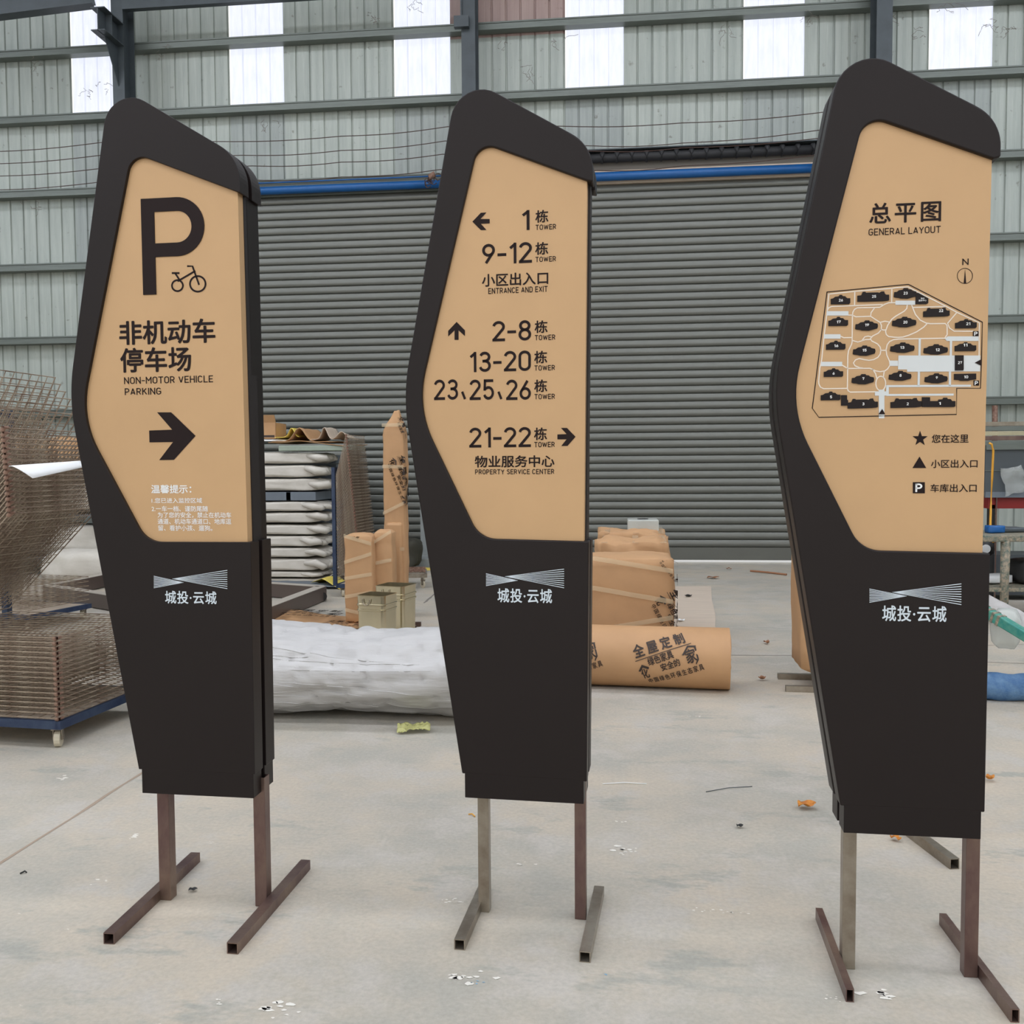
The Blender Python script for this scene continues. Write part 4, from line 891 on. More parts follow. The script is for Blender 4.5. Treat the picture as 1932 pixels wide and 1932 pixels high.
# ------------------------------------------------------------------ printed kraft paper goods
PR = [('全屋定制', .0, .62, .86, .88, .022, 1.5), ('绿色家具', .17, .40, .60, .56, .02, 1.), ('安全的', .34, .22, .66, .37, .02, 1.), ('中国绿色环保生态家具', .06, .0, 1.0, .13, .012, 1.35)]
def print_block(mapf, w, h, name, parent, parts=(0, 1, 2, 3), logo=True):
    """flat print mapped through mapf(u,v)->point; u to w, v to h"""
    V = []; Fc = []
    def addp(vs, fs):
        n = len(V); V.extend(mapf(u*w, v*h) for u, v in vs); Fc.extend(tuple(i+n for i in f) for f in fs)
    for i in parts:
        t, x0, y0, x1, y1, bo, spc = PR[i]; vs, fs, _ = text_geo(t, bo, spc)
        addp([(x0+p[0]*(x1-x0), y0+p[1]*(y1-y0)) for p in vs], fs)
    for k in range(12): a, c = -.02+k*.08, -.02+(k+1)*.08; addp([(a, .565), (c, .565), (c, .58), (a, .58)], [(0, 1, 2, 3)])
    if logo:
        vs, fs, _ = text_geo('家', .02, 1); addp([(.78+p[0]*.17, .2+p[1]*.27) for p in vs], fs)
        addp([(.73, .40), (.865, .55), (1.0, .50), (.985, .47), (.87, .51), (.76, .385)], [(0, 1, 4, 5), (1, 2, 3, 4)])
        addp([(.96, .49), (.99, .49), (.97, .22), (.9, .14), (.9, .17), (.945, .23)], [(0, 1, 2, 5), (5, 2, 3, 4)])
        vs, fs, _ = text_geo('化', .02, 1); addp([(.0+p[0]*.12, .16+p[1]*.22) for p in vs], fs)
        addp([(-.03, .36), (.06, .47), (.16, .38), (.14, .34), (.06, .41), (0, .34)], [(0, 1, 4, 5), (1, 2, 3, 4)])
    me = bpy.data.meshes.new('mesh'); me.from_pydata([tuple(p) for p in V], [], Fc); me.materials.append(M['cardprint'])
    return link(name, me, parent)
# big roll on the floor
ra = Vector((-.62, 6.33, 0)); rb = Vector((.79, 6.21, 0)); RR = .205
rd = (rb-ra).normalized(); rn = Vector((rd.y, -rd.x, 0)); RL = (rb-ra).length
e = empty('paper_roll', (ra+rb)/2, math.atan2(rd.y, rd.x), 'thick roll of printed brown kraft paper lying on the floor', 'roll')
b = MB(); nseg = 30; nr = 32
for i in range(nseg+1):
    x_ = -RL/2+RL*i/nseg
    for j in range(nr):
        t = 2*math.pi*j/nr; r_ = RR*(1+.012*noise.noise(Vector((x_*2, math.cos(t)*2, math.sin(t)*2)))); zc = RR*.985
        z_ = max(.002, zc+r_*math.sin(t)); b.v.append((x_, r_*math.cos(t)*1.03, z_))
for i in range(nseg):
    for j in range(nr): b.f.append((i*nr+j, i*nr+(j+1) % nr, (i+1)*nr+(j+1) % nr, (i+1)*nr+j))
b.build('outer_paper', M['card2'], e, True)
b = MB()   # spiral edge at the right end
for k in range(7):
    r_ = RR*(.95-.12*k); pts = [(RL/2-.01+.012*(k % 2)+random.uniform(-.008, .008), r_*math.cos(t*.42), RR*.985+r_*math.sin(t*.42)) for t in range(16)]
    for q in range(15):
        a = pts[q]; c = pts[q+1]; b.add([a, c, (c[0]-.12, c[1], c[2]), (a[0]-.12, a[1], a[2])], [(0, 1, 2, 3)])
b.build('inner_windings', M['card2'], e)
MB().tube([(-RL/2+.05, 0, RR), (RL/2-.1, 0, RR)], RR*.93, 24).build('roll_core', M['cardprint'], e)
def rollmap(cx_, t0, rot):
    def f(u, v):
        du = u*math.cos(rot)-v*math.sin(rot); dvv = u*math.sin(rot)+v*math.cos(rot)
        th = t0-dvv/RR; r_ = (RR+.0035)
        # th measured from the camera-facing horizontal (-y) upward
        return (cx_+du, -r_*math.cos(th)*1.03, RR*.985+r_*math.sin(th))
    return f
for cx_ in (-.20, .56-.28-.0):
    pass
def rm(cx_, base, rot):
    def f(u, v):
        du = u*math.cos(rot)-v*math.sin(rot); dvv = u*math.sin(rot)+v*math.cos(rot)
        th = base+dvv/RR; r_ = RR+.004
        return (cx_+du, -r_*math.cos(th)*1.03, RR*.985+r_*math.sin(th))
    return f
xr_ = 0
pr_left = at(1224, 1280, 6.12).x-e.location.x
print_block(rm(pr_left, -.82, R(20)), .40, .33, 'print', e); print_block(rm(pr_left-.66, -.82, R(20)), .40, .33, 'print', e)

# wrapped upright packages behind the roll
def tapes(e, pts, m='tape', w_=.03):
    b = MB()
    for a, c, up in pts: b.beam(a, c, w_, .002, up)
    return b.build('tape', M[m], e)
def pack(name, cx_, cy_, sx, sy_, sz, rz, seed, label, amp=.012, taper=None, cuts=12, mat_='card', cat='package', group=None, prints=(), tape=True, rnd=.5, tn=4):
    e = empty(name, (cx_, cy_, 0), rz, label, cat, group)
    link('wrapping', blob_box(sx, sy_, sz, amp, seed, M[mat_], cuts=cuts, rnd=rnd, freq=5, taper=taper), e)
    random.seed(seed)
    if tape:
        for k in range(tn):
            z_ = sz*(.12+.8*k/(tn-1 if tn > 1 else 1)); dz = random.uniform(-.06, .06)
            y_ = -sy_/2-.008-amp*.5
            MB().add([(-sx*.46, y_, z_-dz), (sx*.46, y_, z_+dz), (sx*.46, y_-.001, z_+dz+.035), (-sx*.46, y_-.001, z_-dz+.035)], [(0, 1, 2, 3)]).build('tape', M['tape'], e)
    for (px_, pz_, w_, h_, rot, parts, lg) in prints:
        def f(u, v, px_=px_, pz_=pz_, rot=rot):
            X_ = px_+u*math.cos(rot)-v*math.sin(rot); Y_ = -sy_/2-.007-amp*.6; Z_ = min(pz_+u*math.sin(rot)+v*math.cos(rot), sz-.02); q_ = sx/2-.012
            if X_ > q_: Y_ += X_-q_; X_ = sx/2+.008
            if X_ < -q_: Y_ += -q_-X_; X_ = -sx/2-.008
            return (X_, Y_, Z_)
        print_block(f, w_, h_, 'print', e, parts, lg)
    return e
xL = at(1100, 1100, 6.75).x; xR = at(1275, 1100, 6.75).x
pack('wrapped_package', (xL+xR)/2, 7.0, xR-xL, .55, .83, R(1), 2, 'front kraft-wrapped package standing behind the paper roll', prints=[(.14, .50, .42, .26, R(-62), (0, 1, 2, 3), True), (-.26, .22, .3, .2, R(-62), (0,), False), (.2, .80, .24, .16, R(-50), (3,), True)], amp=.01)
for k, (y_, h_, lb) in enumerate([(7.65, .87, 'middle kraft-wrapped package with a gaping taped top behind the front one'), (8.3, .90, 'rearmost kraft-wrapped package of the three before the shutter')]):
    a = at(1122+6*k, 1030, y_-.28).x; c = at(1268-5*k, 1030, y_-.28).x
    ee = pack('wrapped_package', (a+c)/2, y_, c-a, .56, h_, R(-1), 5+k, lb, amp=.05, tape=False, cuts=18)
    b = MB()
    for q in (-.25, 0, .22): b.add([(q, -.3, h_+.012), (q+.05, -.3, h_+.012), (q+.05, .28, h_+.03), (q, .28, h_+.03)], [(0, 1, 2, 3)])
    b.build('tape', M['tape'], ee)
a = at(1183, 1006, 8.6); c = at(1239, 993, 8.6)
ee = empty('clear_tub', ((a.x+c.x)/2, 8.35, .915), 0, 'shallow grey plastic tub on the rearmost wrapped package', 'tub'); hwx = (c.x-a.x)/2
MB().box(-hwx, hwx, -.14, .14, 0, .10).build('tub_body', M['plastic'], ee, bevel=.01); MB().tube([(0, 0, .1), (0, 0, .104)], .05, 16).build('lid_mark', M['black'], ee)

# tall and short wrapped packages beside the bundle pile
def upright(px0, px1, ytop, Y, dep, seed, label, prints=(), **k):
    a = at(px0, ytop, Y); c = at(px1, ytop, Y)
    return pack('wrapped_package', (a.x+c.x)/2, Y+dep/2, c.x-a.x, dep, a.z, 0, seed, label, prints=prints, **k)
t1 = upright(719, 762, 774, 8.95, .2, 11, 'tall narrow kraft-wrapped package standing upright near the shutter', amp=.014, tn=5, prints=[(-.07, 1.55, .5, .22, R(-68), (0, 1, 2, 3), True), (-.03, 1.95, .26, .16, R(-68), (0, 1), False)], rnd=1., taper=(.9, .6, .02), cuts=22)
MB().box(-.085, .085, -.118, .0, .02, .95).build('lower_wrapping', M['card2'], t1, bevel=.03)
upright(647, 703, 1008, 8.45, .22, 13, 'left short kraft-wrapped package behind the metal bins', amp=.014, tn=5, prints=[(-.14, .84, .14, .12, R(-40), (0, 1), False)])
upright(704, 740, 1002, 8.55, .18, 14, 'short kraft-wrapped package with a folded flap behind the rear bin', amp=.02, tn=4)
# galvanised bins
def bin_(px0, px1, Y, label, rz=R(-14)):
    a = at(px0, 1125, Y); c = at(px1, 1125, Y); w_ = (c.x-a.x)*.80; dp = w_*.95; h_ = .44
    e = empty('metal_bin', ((a.x+c.x)/2, Y+dp/2, 0), rz, label, 'bin', 'galvanised bins')
    def rr(x, y, z, r_=.03):
        out = []
        for sx, sy2, a0 in ((1, -1, -90), (1, 1, 0), (-1, 1, 90), (-1, -1, 180)):
            for q in range(4): t = R(a0+q*30); out.append((sx*(x-r_)+r_*math.cos(t), sy2*(y-r_)+r_*math.sin(t), z))
        return out
    b = MB(); lv = [(.94, .002), (.97, h_*.70), (1.02, h_*.71), (1.02, h_*.735), (.975, h_*.745), (.98, h_*.80), (1.03, h_*.81), (1.03, h_*.835), (.985, h_*.845), (.99, h_*.985), (1.03, h_*.99), (1.03, h_), (.97, h_), (.96, h_*.7), (.92, .02)]
    for s_, z_ in lv: b.v += rr(w_/2*s_, dp/2*s_, z_)
    for i in range(len(lv)-1):
        for j in range(16): b.f.append((i*16+j, i*16+(j+1) % 16, (i+1)*16+(j+1) % 16, (i+1)*16+j))
    b.f.append(tuple((len(lv)-1)*16+j for j in range(16)))
    b.build('bin_body', M['zinc'], e)
    MB().tube([(-.03+.035*math.cos(t), -dp/2*1.0-.012, h_*.93-.05*math.sin(t)) for t in [math.pi*k/8 for k in range(9)]], .004, 6).build('ring_handle', M['steel_grey'], e)
bin_(668, 741, 7.35, 'front square galvanised bin with a ring handle'); bin_(703, 778, 7.95, 'rear square galvanised bin partly behind the front one')
# dark steel ends behind the white bundle
for k, (x0, x1, y_, lb) in enumerate([(770, 794, 1176, 'upper dark steel tube end right of the rear bin'), (772, 785, 1183, 'lower dark steel tube end right of the rear bin')]):
    a = fl(x0, y_+6); c = fl(x1, y_+6); tag(MB().htube((a.x-.25, a.y, .022), (c.x, c.y, .022), .04, .04).build('steel_tube', M['steel']), lb, 'tube', 'steel tube ends near the bins')
# printed cardboard lying flat, silver tool
q = fl(590, 1176); e = empty('flat_cardboard', q, R(-8), 'printed brown cardboard sheet lying on the floor behind the white bundle', 'cardboard')
link('board', sheet_mesh(1.35, .75, M['card2'], 16, 8, .01, 9, 3, lambda u, v: .05*math.exp(-((u-.3)/.2)**2)*v), e, (-.12, 0, 0))
print_block(lambda u, v: (-.35+u, -.08+v*1.0, .085), .62, .42, 'print', e); print_block(lambda u, v: (.22+u, -.34+v, .05), .4, .3, 'print', e)
q = fl(598, 1136); e = empty('tape_gun', q, R(30), 'small silver tape dispenser on the floor by the brown frame corner', 'tool')
MB().tube([(-.12, 0, .02), (-.02, 0, .03), (.05, 0, .05)], [.014, .02, .015], 8).build('handle', M['zinc'], e, True); MB().tube([(.06, -.02, .06), (.06, .02, .06)], .05, 14).build('tape_reel', M['black'], e)

# low dolly with grid, junk and concrete kerb near the left shutter's right end
q = fl(798, 1116)
e = empty('low_dolly', (q.x-.02, q.y+.28, 0), R(12), 'low wheeled dolly with a red-brown grid top behind the wrapped packages', 'dolly'); e.scale = (.7, .75, 1)
b = MB(); b.beam((-.9, 0, .16), (.0, 0, .16), .05, .05).beam((-.9, .7, .16), (0, .7, .16), .05, .05).beam((0, 0, .16), (0, .7, .16), .05, .05).beam((-.9, 0, .16), (-.9, .7, .16), .05, .05); b.build('dolly_frame', M['steel_grey'], e)
b = MB()
for k in range(12): b.beam((-.9+.08*k, .0, .2), (-.9+.08*k, .7, .2), .012, .012)
for k in range(7): b.beam((-.9, .05+.1*k, .21), (0, .05+.1*k, .21), .012, .012)
b.build('grid', M['clip'], e)
for x_, y_ in ((-.05, .04), (-.85, .04), (-.05, .66), (-.85, .66)): caster(parent=e, loc=(x_, y_, 0), rz=.8)
q = at(782, 1075, 13.4); tag(link('tarpaulin', blob_box(.75, .45, .42, .07, 50, M['darkjunk'], cuts=10, rnd=1.6), None, (q.x-.2, 12.9, .002), 0), 'crumpled dark olive tarpaulin against the left shutter', 'tarpaulin')
a = at(797, 1000, 13.9); 
tag(MB().box(a.x, a.x+.3, 13.75, 13.9, .15, .98).build('jamb_panel', M['concrete']), 'pale grey panel leaning at the right end of the left shutter', 'panel')
tag(MB().box(a.x-.5, a.x+.7, 13.2, 13.9, 0, .15).build('concrete_kerb', M['concrete'], bevel=.01), 'low concrete kerb at the right end of the left shutter', 'kerb')
random.seed(12)
for k in range(5):
    q = fl(775+k*8, 1092-k*3); m_ = ['yellow', 'card', 'leafb', 'cloth', 'clip'][k]
    lb = ['short yellow strip', 'pale brown stick', 'dark brown stick', 'pale cloth-wrapped rod', 'rusty bar'][k]+' in the scrap heap behind the dolly'
    tag(MB().beam((q.x-.2, q.y+1.0+.12*k, .018), (q.x+.5, q.y+1.08+.12*k, .018), .06, .035).build('scrap_strip', M[m_]), lb, 'scrap')

# big white wrapped bundle on the floor
def white_bundle():
    xa, xb = at(330, 1280, 5.55).x, at(1040, 1280, 5.55).x; L_ = xb-xa; e = empty('white_bundle', ((xa+xb)/2, 5.50, 0), R(1.5), 'long white film-wrapped bundle lying on the floor between two signs', 'bundle')
    b = MB(); nx = 130; nr = 56; rz_, ry = .258, .40
    for i in range(nx+1):
        u = i/nx; x_ = -L_/2+L_*u; endf = min(1, (min(u, 1-u)/.07))**.4 if u not in (0, 1) else .02
        for j in range(nr):
            t = 2*math.pi*j/nr
            fold = .022*noise.noise(Vector((x_*1.1, t*3.2+x_*.9, 2)))-.05*max(0, .12-abs(noise.noise(Vector((x_*.8+3, t*3.6+x_*1.3, 7)))))/.12*.5-.02*max(0, .1-abs(noise.noise(Vector((x_*1.7+9, t*6+x_*2.1, 4)))))/.1+.012*noise.noise(Vector((x_*2.2+4, t*7+x_*1.6, 5)))+.02*noise.noise(Vector((x_*1.5, t, 9)))
            c, s_ = math.cos(t), math.sin(t)
            if s_ > .3: fold += .018*noise.noise(Vector((x_*9, t*6, 3)))
            r_ = endf*(1+0*c)
            y_ = (ry+fold)*c*r_; z_ = rz_+(rz_+fold+.02*math.sin(u*9))*s_*r_
            z_ = max(.003+.004*(1+noise.noise(Vector((x_*4, c*3, 1)))), z_)
            b.v.append((x_, y_, z_))
    for i in range(nx):
        for j in range(nr): b.f.append((i*nr+j, i*nr+(j+1) % nr, (i+1)*nr+(j+1) % nr, (i+1)*nr+j))
    b.f += [tuple(range(nr))[::-1], tuple(nx*nr+j for j in range(nr))]
    b.build('film_wrap', M['whitewrap'], e, True)
    g = MB(); random.seed(9)
    def sp(u, t):
        i = u*nx; i0 = int(i); f = i-i0; j = (t/(2*math.pi)*nr) % nr; j0 = int(j); q = j-j0
        P_ = lambda a, c: Vector(b.v[min(a, nx)*nr+c % nr])
        return P_(i0, j0).lerp(P_(i0+1, j0), f).lerp(P_(i0, j0+1).lerp(P_(i0+1, j0+1), f), q)
    for k in range(13):
        u0 = random.uniform(.05, .5); u1 = u0+random.uniform(.3, .45); t0 = R(135+9*k+random.uniform(-4, 4)); dt = R(random.uniform(-4, 24))
        pts = [sp(u0+(u1-u0)*m_/24, t0+dt*m_/24) for m_ in range(25)]
        g.tube(pts, [.001]+[.003]*23+[.001], 5)
    g.build('film_crease', M['whitewrap'], e, True)
    # loose film skirt
    return e
white_bundle()
# yellow-green film, flat cardboard strip, stick, debris
random.seed(3)
q = fl(781, 1378)
def crumple(w_, d_, h_, seed, m_, n=9):
    me = sheet_mesh(w_, d_, m_, n, n, h_, seed, 14, None, .001)
    for v in me.vertices: v.co.z += abs(noise.noise(Vector((v.co.x*30, v.co.y*30, seed))))*h_*1.5; a_ = noise.noise(Vector((v.co.x*9, v.co.y*9, seed+3)))*.25; v.co.x *= 1+a_; v.co.y *= 1+a_
    return me
tag(link('plastic_film', crumple(.18, .15, .02, 5, M['film'], 20), None, q, R(10)), 'crumpled yellow-green plastic film on the floor before the white bundle', 'plastic film')
Q = [fl(1200, 1107), fl(1341, 1107), fl(1352, 1192), fl(1180, 1192)]; cxy = sum(Q, Vector())/4
b = MB(); b.v = []; n = 10
for i in range(n+1):
    for j in range(n+1):
        a = Q[0].lerp(Q[1], i/n); c = Q[3].lerp(Q[2], i/n); p_ = a.lerp(c, j/n)-cxy
        ed = .02*noise.noise(Vector((p_.y*9, p_.x*5, 1))) if i == n else 0
        b.v.append((p_.x+ed, p_.y, .003+.004*(1+noise.noise(Vector((p_.x*3, p_.y*5, 2))))))
for i in range(n):
    for j in range(n): a = i*(n+1)+j; b.f.append((a, a+n+1, a+n+2, a+1))
o = b.build('floor_cardboard', M['cardfloor'], None, True, loc=cxy); tag(o, 'pale trodden cardboard sheet flat on the floor right of the packages', 'cardboard')
def stick(p0, p1, r_, m_, name, label, cat):
    a = fl(*p0); c = fl(*p1); tag(MB().tube([a+Vector((0, 0, r_+.001)), (a+c)/2+Vector((0, .01, r_+.004)), c+Vector((0, 0, r_+.001))], r_, 6).build(name, M[m_]), label, cat)
stick((1416, 1079), (1484, 1086), .014, 'leafb', 'wooden_stick', 'thin wooden stick on the floor before the right shutter', 'stick')
stick((1332, 1495), (1419, 1485), .0018, 'frame_steel', 'steel_wire', 'thin straight wire on the floor between the middle and right signs', 'wire')
stick((1137, 1480), (1220, 1480), .002, 'paper', 'paper_straw', 'thin white strip on the floor right of the middle sign', 'strip')
stick((884, 1538), (896, 1542), .003, 'hose', 'orange_scrap', 'tiny orange scrap beside the left leg of the middle sign', 'scrap')
stick((38, 1650), (50, 1648), .003, 'black', 'dark_splinter', 'tiny dark splinter on the floor at the left edge', 'scrap')
def leaf(px, py, w_, seed, m_, label, cat='leaf', hgt=.02):
    b = MB(); n = 8
    for i in range(n+1):
        u = i/n; wd = math.sin(math.pi*u)**.7*.35*w_+.001
        for k in (-1, -.4, .4, 1):
            b.v.append(((u-.5)*w_, k*wd+.1*w_*math.sin(u*4+seed), .003+hgt*(abs(k)*.6+.8*abs(math.sin(u*5+seed)))))
    for i in range(n):
        for k in range(3): a = i*4+k; b.f.append((a, a+1, a+5, a+4))
    o = b.build('dry_leaf' if cat == 'leaf' else 'scrap', M[m_], None, True, loc=fl(px, py), rz=seed*1.3)
    s_ = o.modifiers.new('thick', 'SOLIDIFY'); s_.thickness = .001; tag(o, label, cat)
leaf(1522, 1526, .085, .4, 'leaf', 'curled orange dry leaf on the floor left of the map sign'); leaf(1690, 1587, .045, 2, 'leaf', 'small bright orange leaf on the floor between the map sign legs', hgt=.015)
leaf(1868, 1474, .05, 1, 'leaf', 'brownish curled leaf at the right edge of the map sign body'); leaf(1446, 1215, .07, 1.7, 'leafb', 'brown leaf near the floor joint right of the paper roll')
leaf(1438, 1284, .06, .8, 'leafb', 'small brown leaf near the foot bars behind the map sign'); leaf(1345, 1092, .16, .2, 'leafb', 'cluster of dry leaf bits on the far floor right of the packages')
leaf(1299, 1127, .1, .9, 'black', 'small black scrap on the flat pale cardboard', 'scrap'); leaf(1375, 1075, .08, 2.4, 'leafb', 'tiny dry leaf close to the right shutter')
leaf(1285, 1174, .09, 1.1, 'paper', 'crumpled white scrap beside the front wrapped package', 'scrap'); leaf(1396, 1562, .03, .5, 'black', 'tiny black bristle scrap on the floor left of the map sign', 'scrap', .008)
leaf(364, 1682, .03, .5, 'black', 'tiny dark scrap on the floor between the parking sign legs', 'scrap', .006)
# paint marks of the floor (real marks of their own)
random.seed(77)
def splat(px, py, w_, h_, m_, n=10):
    b = MB(); c = fl(px, py)
    for _ in range(n):
        q = c+Vector((random.gauss(0, w_), random.gauss(0, h_), .0015)); r0 = random.uniform(.3, 1)*min(w_, h_)*.5; k = 7
        vs = [q+Vector((math.cos(2*math.pi*i/k)*r0*random.uniform(.5, 1.6)*1.5, math.sin(2*math.pi*i/k)*r0*random.uniform(.5, 1.3), 0)) for i in range(k)]; b.add(vs, [tuple(range(k))])
    b.build('paint_mark', M[m_], floor)
for a in ((1176, 1605, .025, .02, 'scuff', 12), (1352, 1720, .05, .008, 'scuff', 16), (880, 1845, .04, .02, 'scuff', 12), (906, 1856, .012, .008, 'bluespot', 4), (1655, 1875, .02, .02, 'scuff', 9), (1582, 1884, .02, .008, 'scuff', 8), (250, 1582, .02, .02, 'scuff', 5), (180, 1664, .02, .014, 'scuff', 4), (530, 1905, .03, .02, 'scuff', 12), (850, 1700, .03, .01, 'scuff', 8), (1165, 1550, .02, .012, 'scuff', 4), (985, 1632, .03, .012, 'scuff', 8), (1142, 1838, .008, .006, 'bluespot', 3), (414, 1890, .01, .01, 'scuff', 4), (1494, 1406, .008, .008, 'scuff', 2), (1310, 1352, .03, .01, 'scuff', 5), (120, 1470, .03, .02, 'scuff', 6)):
    splat(*a)

# ------------------------------------------------------------------ wrapped stands behind the map sign
def stand(cx_, cy_, rz, label, bw, bd, z0, z1, barl, sep, mat_='card'):
    e = empty('wrapped_stand', (cx_, cy_, 0), rz, label, 'stand')
    link('wrapping', blob_box(bw, bd, z1-z0, .012, cx_*3+9, M[mat_], cuts=10, rnd=.6, freq=4), e, (0, 0, z0))
    for s_ in ((-1, 1) if sep else (0,)):
        MB().htube((s_*sep, 0, .0), (s_*sep, 0, z0+.06), .04, .04).build('leg', M['steel_grey'], e)
        MB().htube((s_*(sep+.04)+(0 if sep else -.04), -barl/2, .02), (s_*(sep+.04)+(0 if sep else -.04), barl/2, .02), .036, .04).build('foot_bar', M['steel_grey'], e)
q = fl(1500, 1312)
stand(q.x+.34, q.y+.27, R(88), 'kraft-wrapped stand with dark foot bars just left behind the map sign', .42, .6, .09, 1.75, .75, .14)
q = fl(1801, 1640); q2 = fl(1715, 1575)
dq = (q2-q); an = math.atan2(dq.y, dq.x)-math.pi/2
e0 = stand(0, 0, 0, 'narrow kraft-wrapped stand hidden behind the map sign, grey foot bar showing', .3, .14, .5, 1.9, .62, 0)
e0 = [o for o in COL.objects if o.name.startswith('wrapped_stand')][-1]
mid = q+dq.normalized()*.31
e0.location = (mid.x+.04*math.cos(an), mid.y+.04*math.sin(an), 0); e0.rotation_euler = (0, 0, an)

# ------------------------------------------------------------------ workbench corner at the right edge
tx = at(1862, 1015, 9.).x
e = empty('paint_table', (tx+.75, 9.3, 0), R(4), 'paint-crusted steel work table at the right edge', 'table')
zt_ = .83
MB().box(-.85, .85, -.35, .35, zt_-.06, zt_).build('table_top', M['paint'], e, bevel=.01)
MB().box(-.85, .85, -.32, .32, .30, .34).build('lower_shelf', M['paint'], e, bevel=.006)
for x_ in (-.63, .75):
    for y_ in (-.31, .31): MB().tube([(x_, y_, 0), (x_, y_, .4), (x_+.003, y_, zt_-.05)], [.036, .04, .045], 8).build('leg', M['paint'] if y_ < 0 else M['steel'], e, True)
random.seed(5)
def top_thing(name, dx_, dy_, z_, sx, sy_, sz, m_, label, cat):
    tag(link(name, blob_box(sx, sy_, sz, .012, dx_*9+2, M[m_], cuts=5, rnd=1.), None, (tx+.75+dx_, 9.3+dy_, z_), R(random.uniform(-20, 20))), label, cat)
top_thing('spray_can_cap', -.60, -.1, zt_+.001, .16, .1, .07, 'blue', 'bright blue plastic tool on the paint table', 'tool')
top_thing('rag', -.42, .05, zt_+.001, .3, .2, .05, 'greybox', 'dark rag on the paint table right of the blue tool', 'rag')
top_thing('rag', -.80, .02, zt_+.001, .12, .2, .05, 'card', 'brown rag at the left end of the paint table', 'rag')
top_thing('rag', -.62, -.05, .345, .4, .2, .08, 'paper', 'white rags on the lower shelf of the paint table', 'rag')
top_thing('crate', -.2, .0, .345, .42, .3, .24, 'black', 'black crate on the lower shelf of the paint table', 'crate')
# grey cabinet behind with metal channels on top
Yc = 10.4; a = at(1850, 840, Yc); c = at(1932, 935, Yc)
e = empty('grey_cabinet', (a.x+1.0, Yc+.3, 0), 0, 'dark grey metal cabinet on a red frame behind the paint table', 'cabinet')
MB().box(-.95, 1.0, -.3, .3, c.z, a.z).build('cabinet_body', M['greybox'], e, bevel=.01)
MB().box(-.95, 1.0, -.33, -.3, c.z-.02, c.z+.04).build('lower_rim', M['foam'], e); MB().box(-.95, 1.0, -.33, -.3, a.z-.05, a.z).build('upper_rim', M['girt'], e)
MB().box(-.95, 1.0, -.31, -.301, (a.z+c.z)/2-.006, (a.z+c.z)/2+.004).build('door_seam', M['girt'], e)
MB().box(-.9, 1.0, -.28, .25, c.z-.14, c.z-.02).build('red_beam', M['red'], e)
for x_ in (-.86, .95):
    for y_ in (-.25, .22): MB().box(x_-.03, x_+.03, y_-.03, y_+.03, 0, c.z-.1).build('leg', M['black'], e)
MB().box(-.85, .9, -.2, .25, .06, .5).build('lower_locker', M['greybox'], e)
o = link('clear_sheet', crumple(.22, .3, .02, 8, M['clear'], 8), None, (a.x+.32, Yc-.04, (a.z+c.z)/2-.1), (R(90), R(-12), 0)); tag(o, 'crumpled clear plastic sleeve taped to the grey cabinet', 'plastic sleeve')
for k in range(5):
    z_ = a.z+.001+k*.052
    b = MB(); yy = Yc+.02+.02*k
    b.box(a.x+.04, a.x+2.1, yy, yy+.12, z_, z_+.006).box(a.x+.04, a.x+2.1, yy, yy+.005, z_+.006, z_+.045).box(a.x+.04, a.x+2.1, yy+.115, yy+.12, z_+.006, z_+.045)
    tag(b.build('metal_channel', M[['girt', 'steel', 'zinc', 'girt', 'steel_grey'][k]]), '%s metal channel stacked on the grey cabinet' % ['bottom', 'second', 'middle', 'fourth', 'top'][k], 'channel', 'metal channels on the cabinet')
b = MB().tube([at(1866, 836, Yc-.4), at(1871, 838, Yc-.4), at(1874, 850, Yc-.4), at(1872, 900, Yc-.42), at(1869, 960, Yc-.42), at(1868, 1005, Yc-.7), at(1874, 1022, 9.4)], .012, 8); tag(b.build('hose', M['hose'], None, True), 'yellow hose hanging down beside the grey cabinet', 'hose')
qx = at(1903, 940, Yc-.3); MB().tube([(qx.x-a.x-1.0, -.3, qx.z), (qx.x-a.x-1.0, -.3, .001)], .008, 6).build('support_rod', M['steel'], e)
tag(MB().tube([at(1877, 765, 13.8), at(1877, 812, 13.8), Vector((at(1877, 812, 13.8).x, 13.8, 0))], .04, 8).build('standpipe', M['clip'], None, True), 'rusty brown pipe standing against the back wall at the right', 'pipe')
q = at(1858, 1035, 9.9); e = empty('rubber_wheel', (q.x, 9.9, q.z), 0, 'black wheel with pale hub behind the right edge of the map sign', 'wheel')
MB().tube([(0, -.03, 0), (0, .03, 0)], .085, 20).build('tyre', M['black'], e, True); MB().tube([(0, -.035, 0), (0, -.028, 0)], .045, 16).build('hub', M['paper'], e)
MB().tube([(0, 0, 0), (.0, .0, -q.z+.002)], .012, 6).build('stem', M['steel_grey'], e)
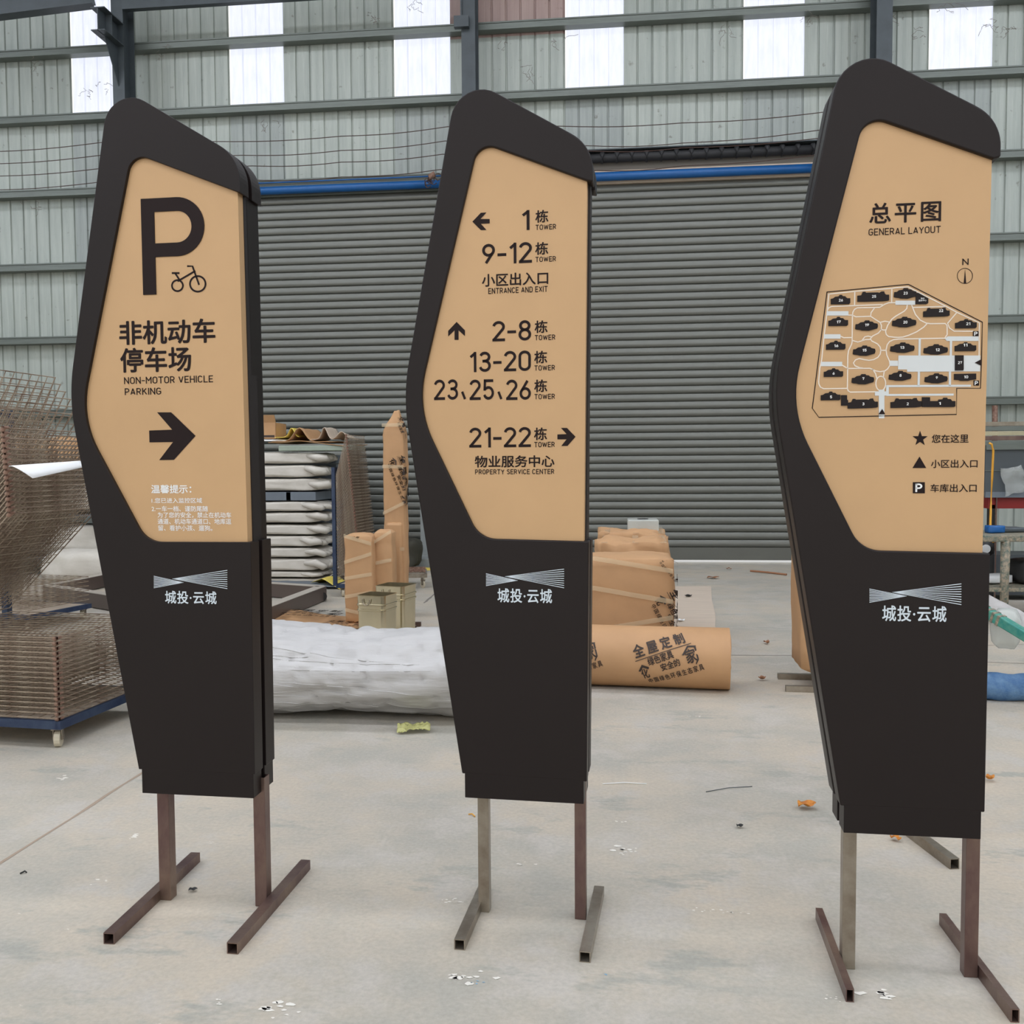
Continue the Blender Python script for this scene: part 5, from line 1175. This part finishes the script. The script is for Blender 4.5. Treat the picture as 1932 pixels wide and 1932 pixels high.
# near bench with teal tape, film and bag
Yb = 6.0; a = at(1840, 1142, Yb); c = at(1945, 1205, Yb-.35)
e = empty('taped_trestle', (a.x, Yb, 0), 0, 'low trestle bar wound with teal tape at the right edge', 'trestle'); o0 = Vector((a.x, Yb, 0))
L0 = a-o0-Vector((0, 0, 0)); L1 = c-o0; L2 = L0+(L1-L0)*2.2
MB().beam(L0, L2, .055, .062).build('bar', M['teal'], e, bevel=.008)
for k in range(5):
    t = .05+.10*k; MB().beam(L0.lerp(L1, t), L0.lerp(L1, t+.045), .058, .065).build('tape_band', M['paint'], e)
for t in (.03, .95):
    q = L0.lerp(L2, t); MB().tube([q-Vector((0, 0, .025)), (q.x-.05, q.y+.1, 0)], .018, 8).build('leg', M['steel'], e)
    MB().tube([q-Vector((0, 0, .025)), (q.x-.09, q.y-.15, 0)], .018, 8).build('leg', M['clip'], e)
a1 = at(1840, 1108, Yb+.35); c1_ = at(1950, 1165, Yb-.1)
b = MB(); n = 12
for i in range(n+1):
    for j in range(7):
        p_ = a1.lerp(c1_, i/n*1.3)+Vector((0, -.04*j, -.028*j+.02*noise.noise(Vector((i*.6, j*.9, 1))))); b.v.append(tuple(p_))
for i in range(n):
    for j in range(6): q = i*7+j; b.f.append((q, q+7, q+8, q+1))
tag(b.build('film_sheet', M['whitewrap'], None, True), 'white film sheet draped over the teal trestle', 'film')
tag(MB().box(at(1924, 1150, 5.85).x-.015, at(1924, 1150, 5.85).x+.015, 5.72, 5.735, at(1924, 1155, 5.7).z, at(1924, 1138, 5.7).z).build('orange_tag', M['hose']), 'small orange tag on the white film sheet', 'tag')
q = at(1905, 1228, 5.9); tag(link('plastic_bag', blob_box(.16, .14, .24, .03, 70, M['plastic'], cuts=8, rnd=2), None, (q.x, 5.95, q.z), R(-25)), 'milky plastic bag hanging under the teal trestle', 'bag')
q = fl(1905, 1325); b = MB(); n = 26
for i in range(n+1):
    x_ = -.22+.9*i/n
    for j in range(20):
        t = 2*math.pi*j/20; r_ = .085*(1+.22*noise.noise(Vector((x_*9, math.cos(t)*2.2, math.sin(t)*2.2)))); b.v.append((x_, r_*math.cos(t)*1.1, max(.002, .078+r_*math.sin(t))))
for i in range(n):
    for j in range(20): b.f.append((i*20+j, i*20+(j+1) % 20, (i+1)*20+(j+1) % 20, (i+1)*20+j))
b.f += [tuple(range(20))[::-1], tuple(n*20+j for j in range(20))]
tag(b.build('paint_rag_roll', M['bluerag'], None, True, loc=(q.x, q.y+.08, 0), rz=R(-4)), 'blue paint-stained rag roll on the floor at the right edge', 'rag roll')
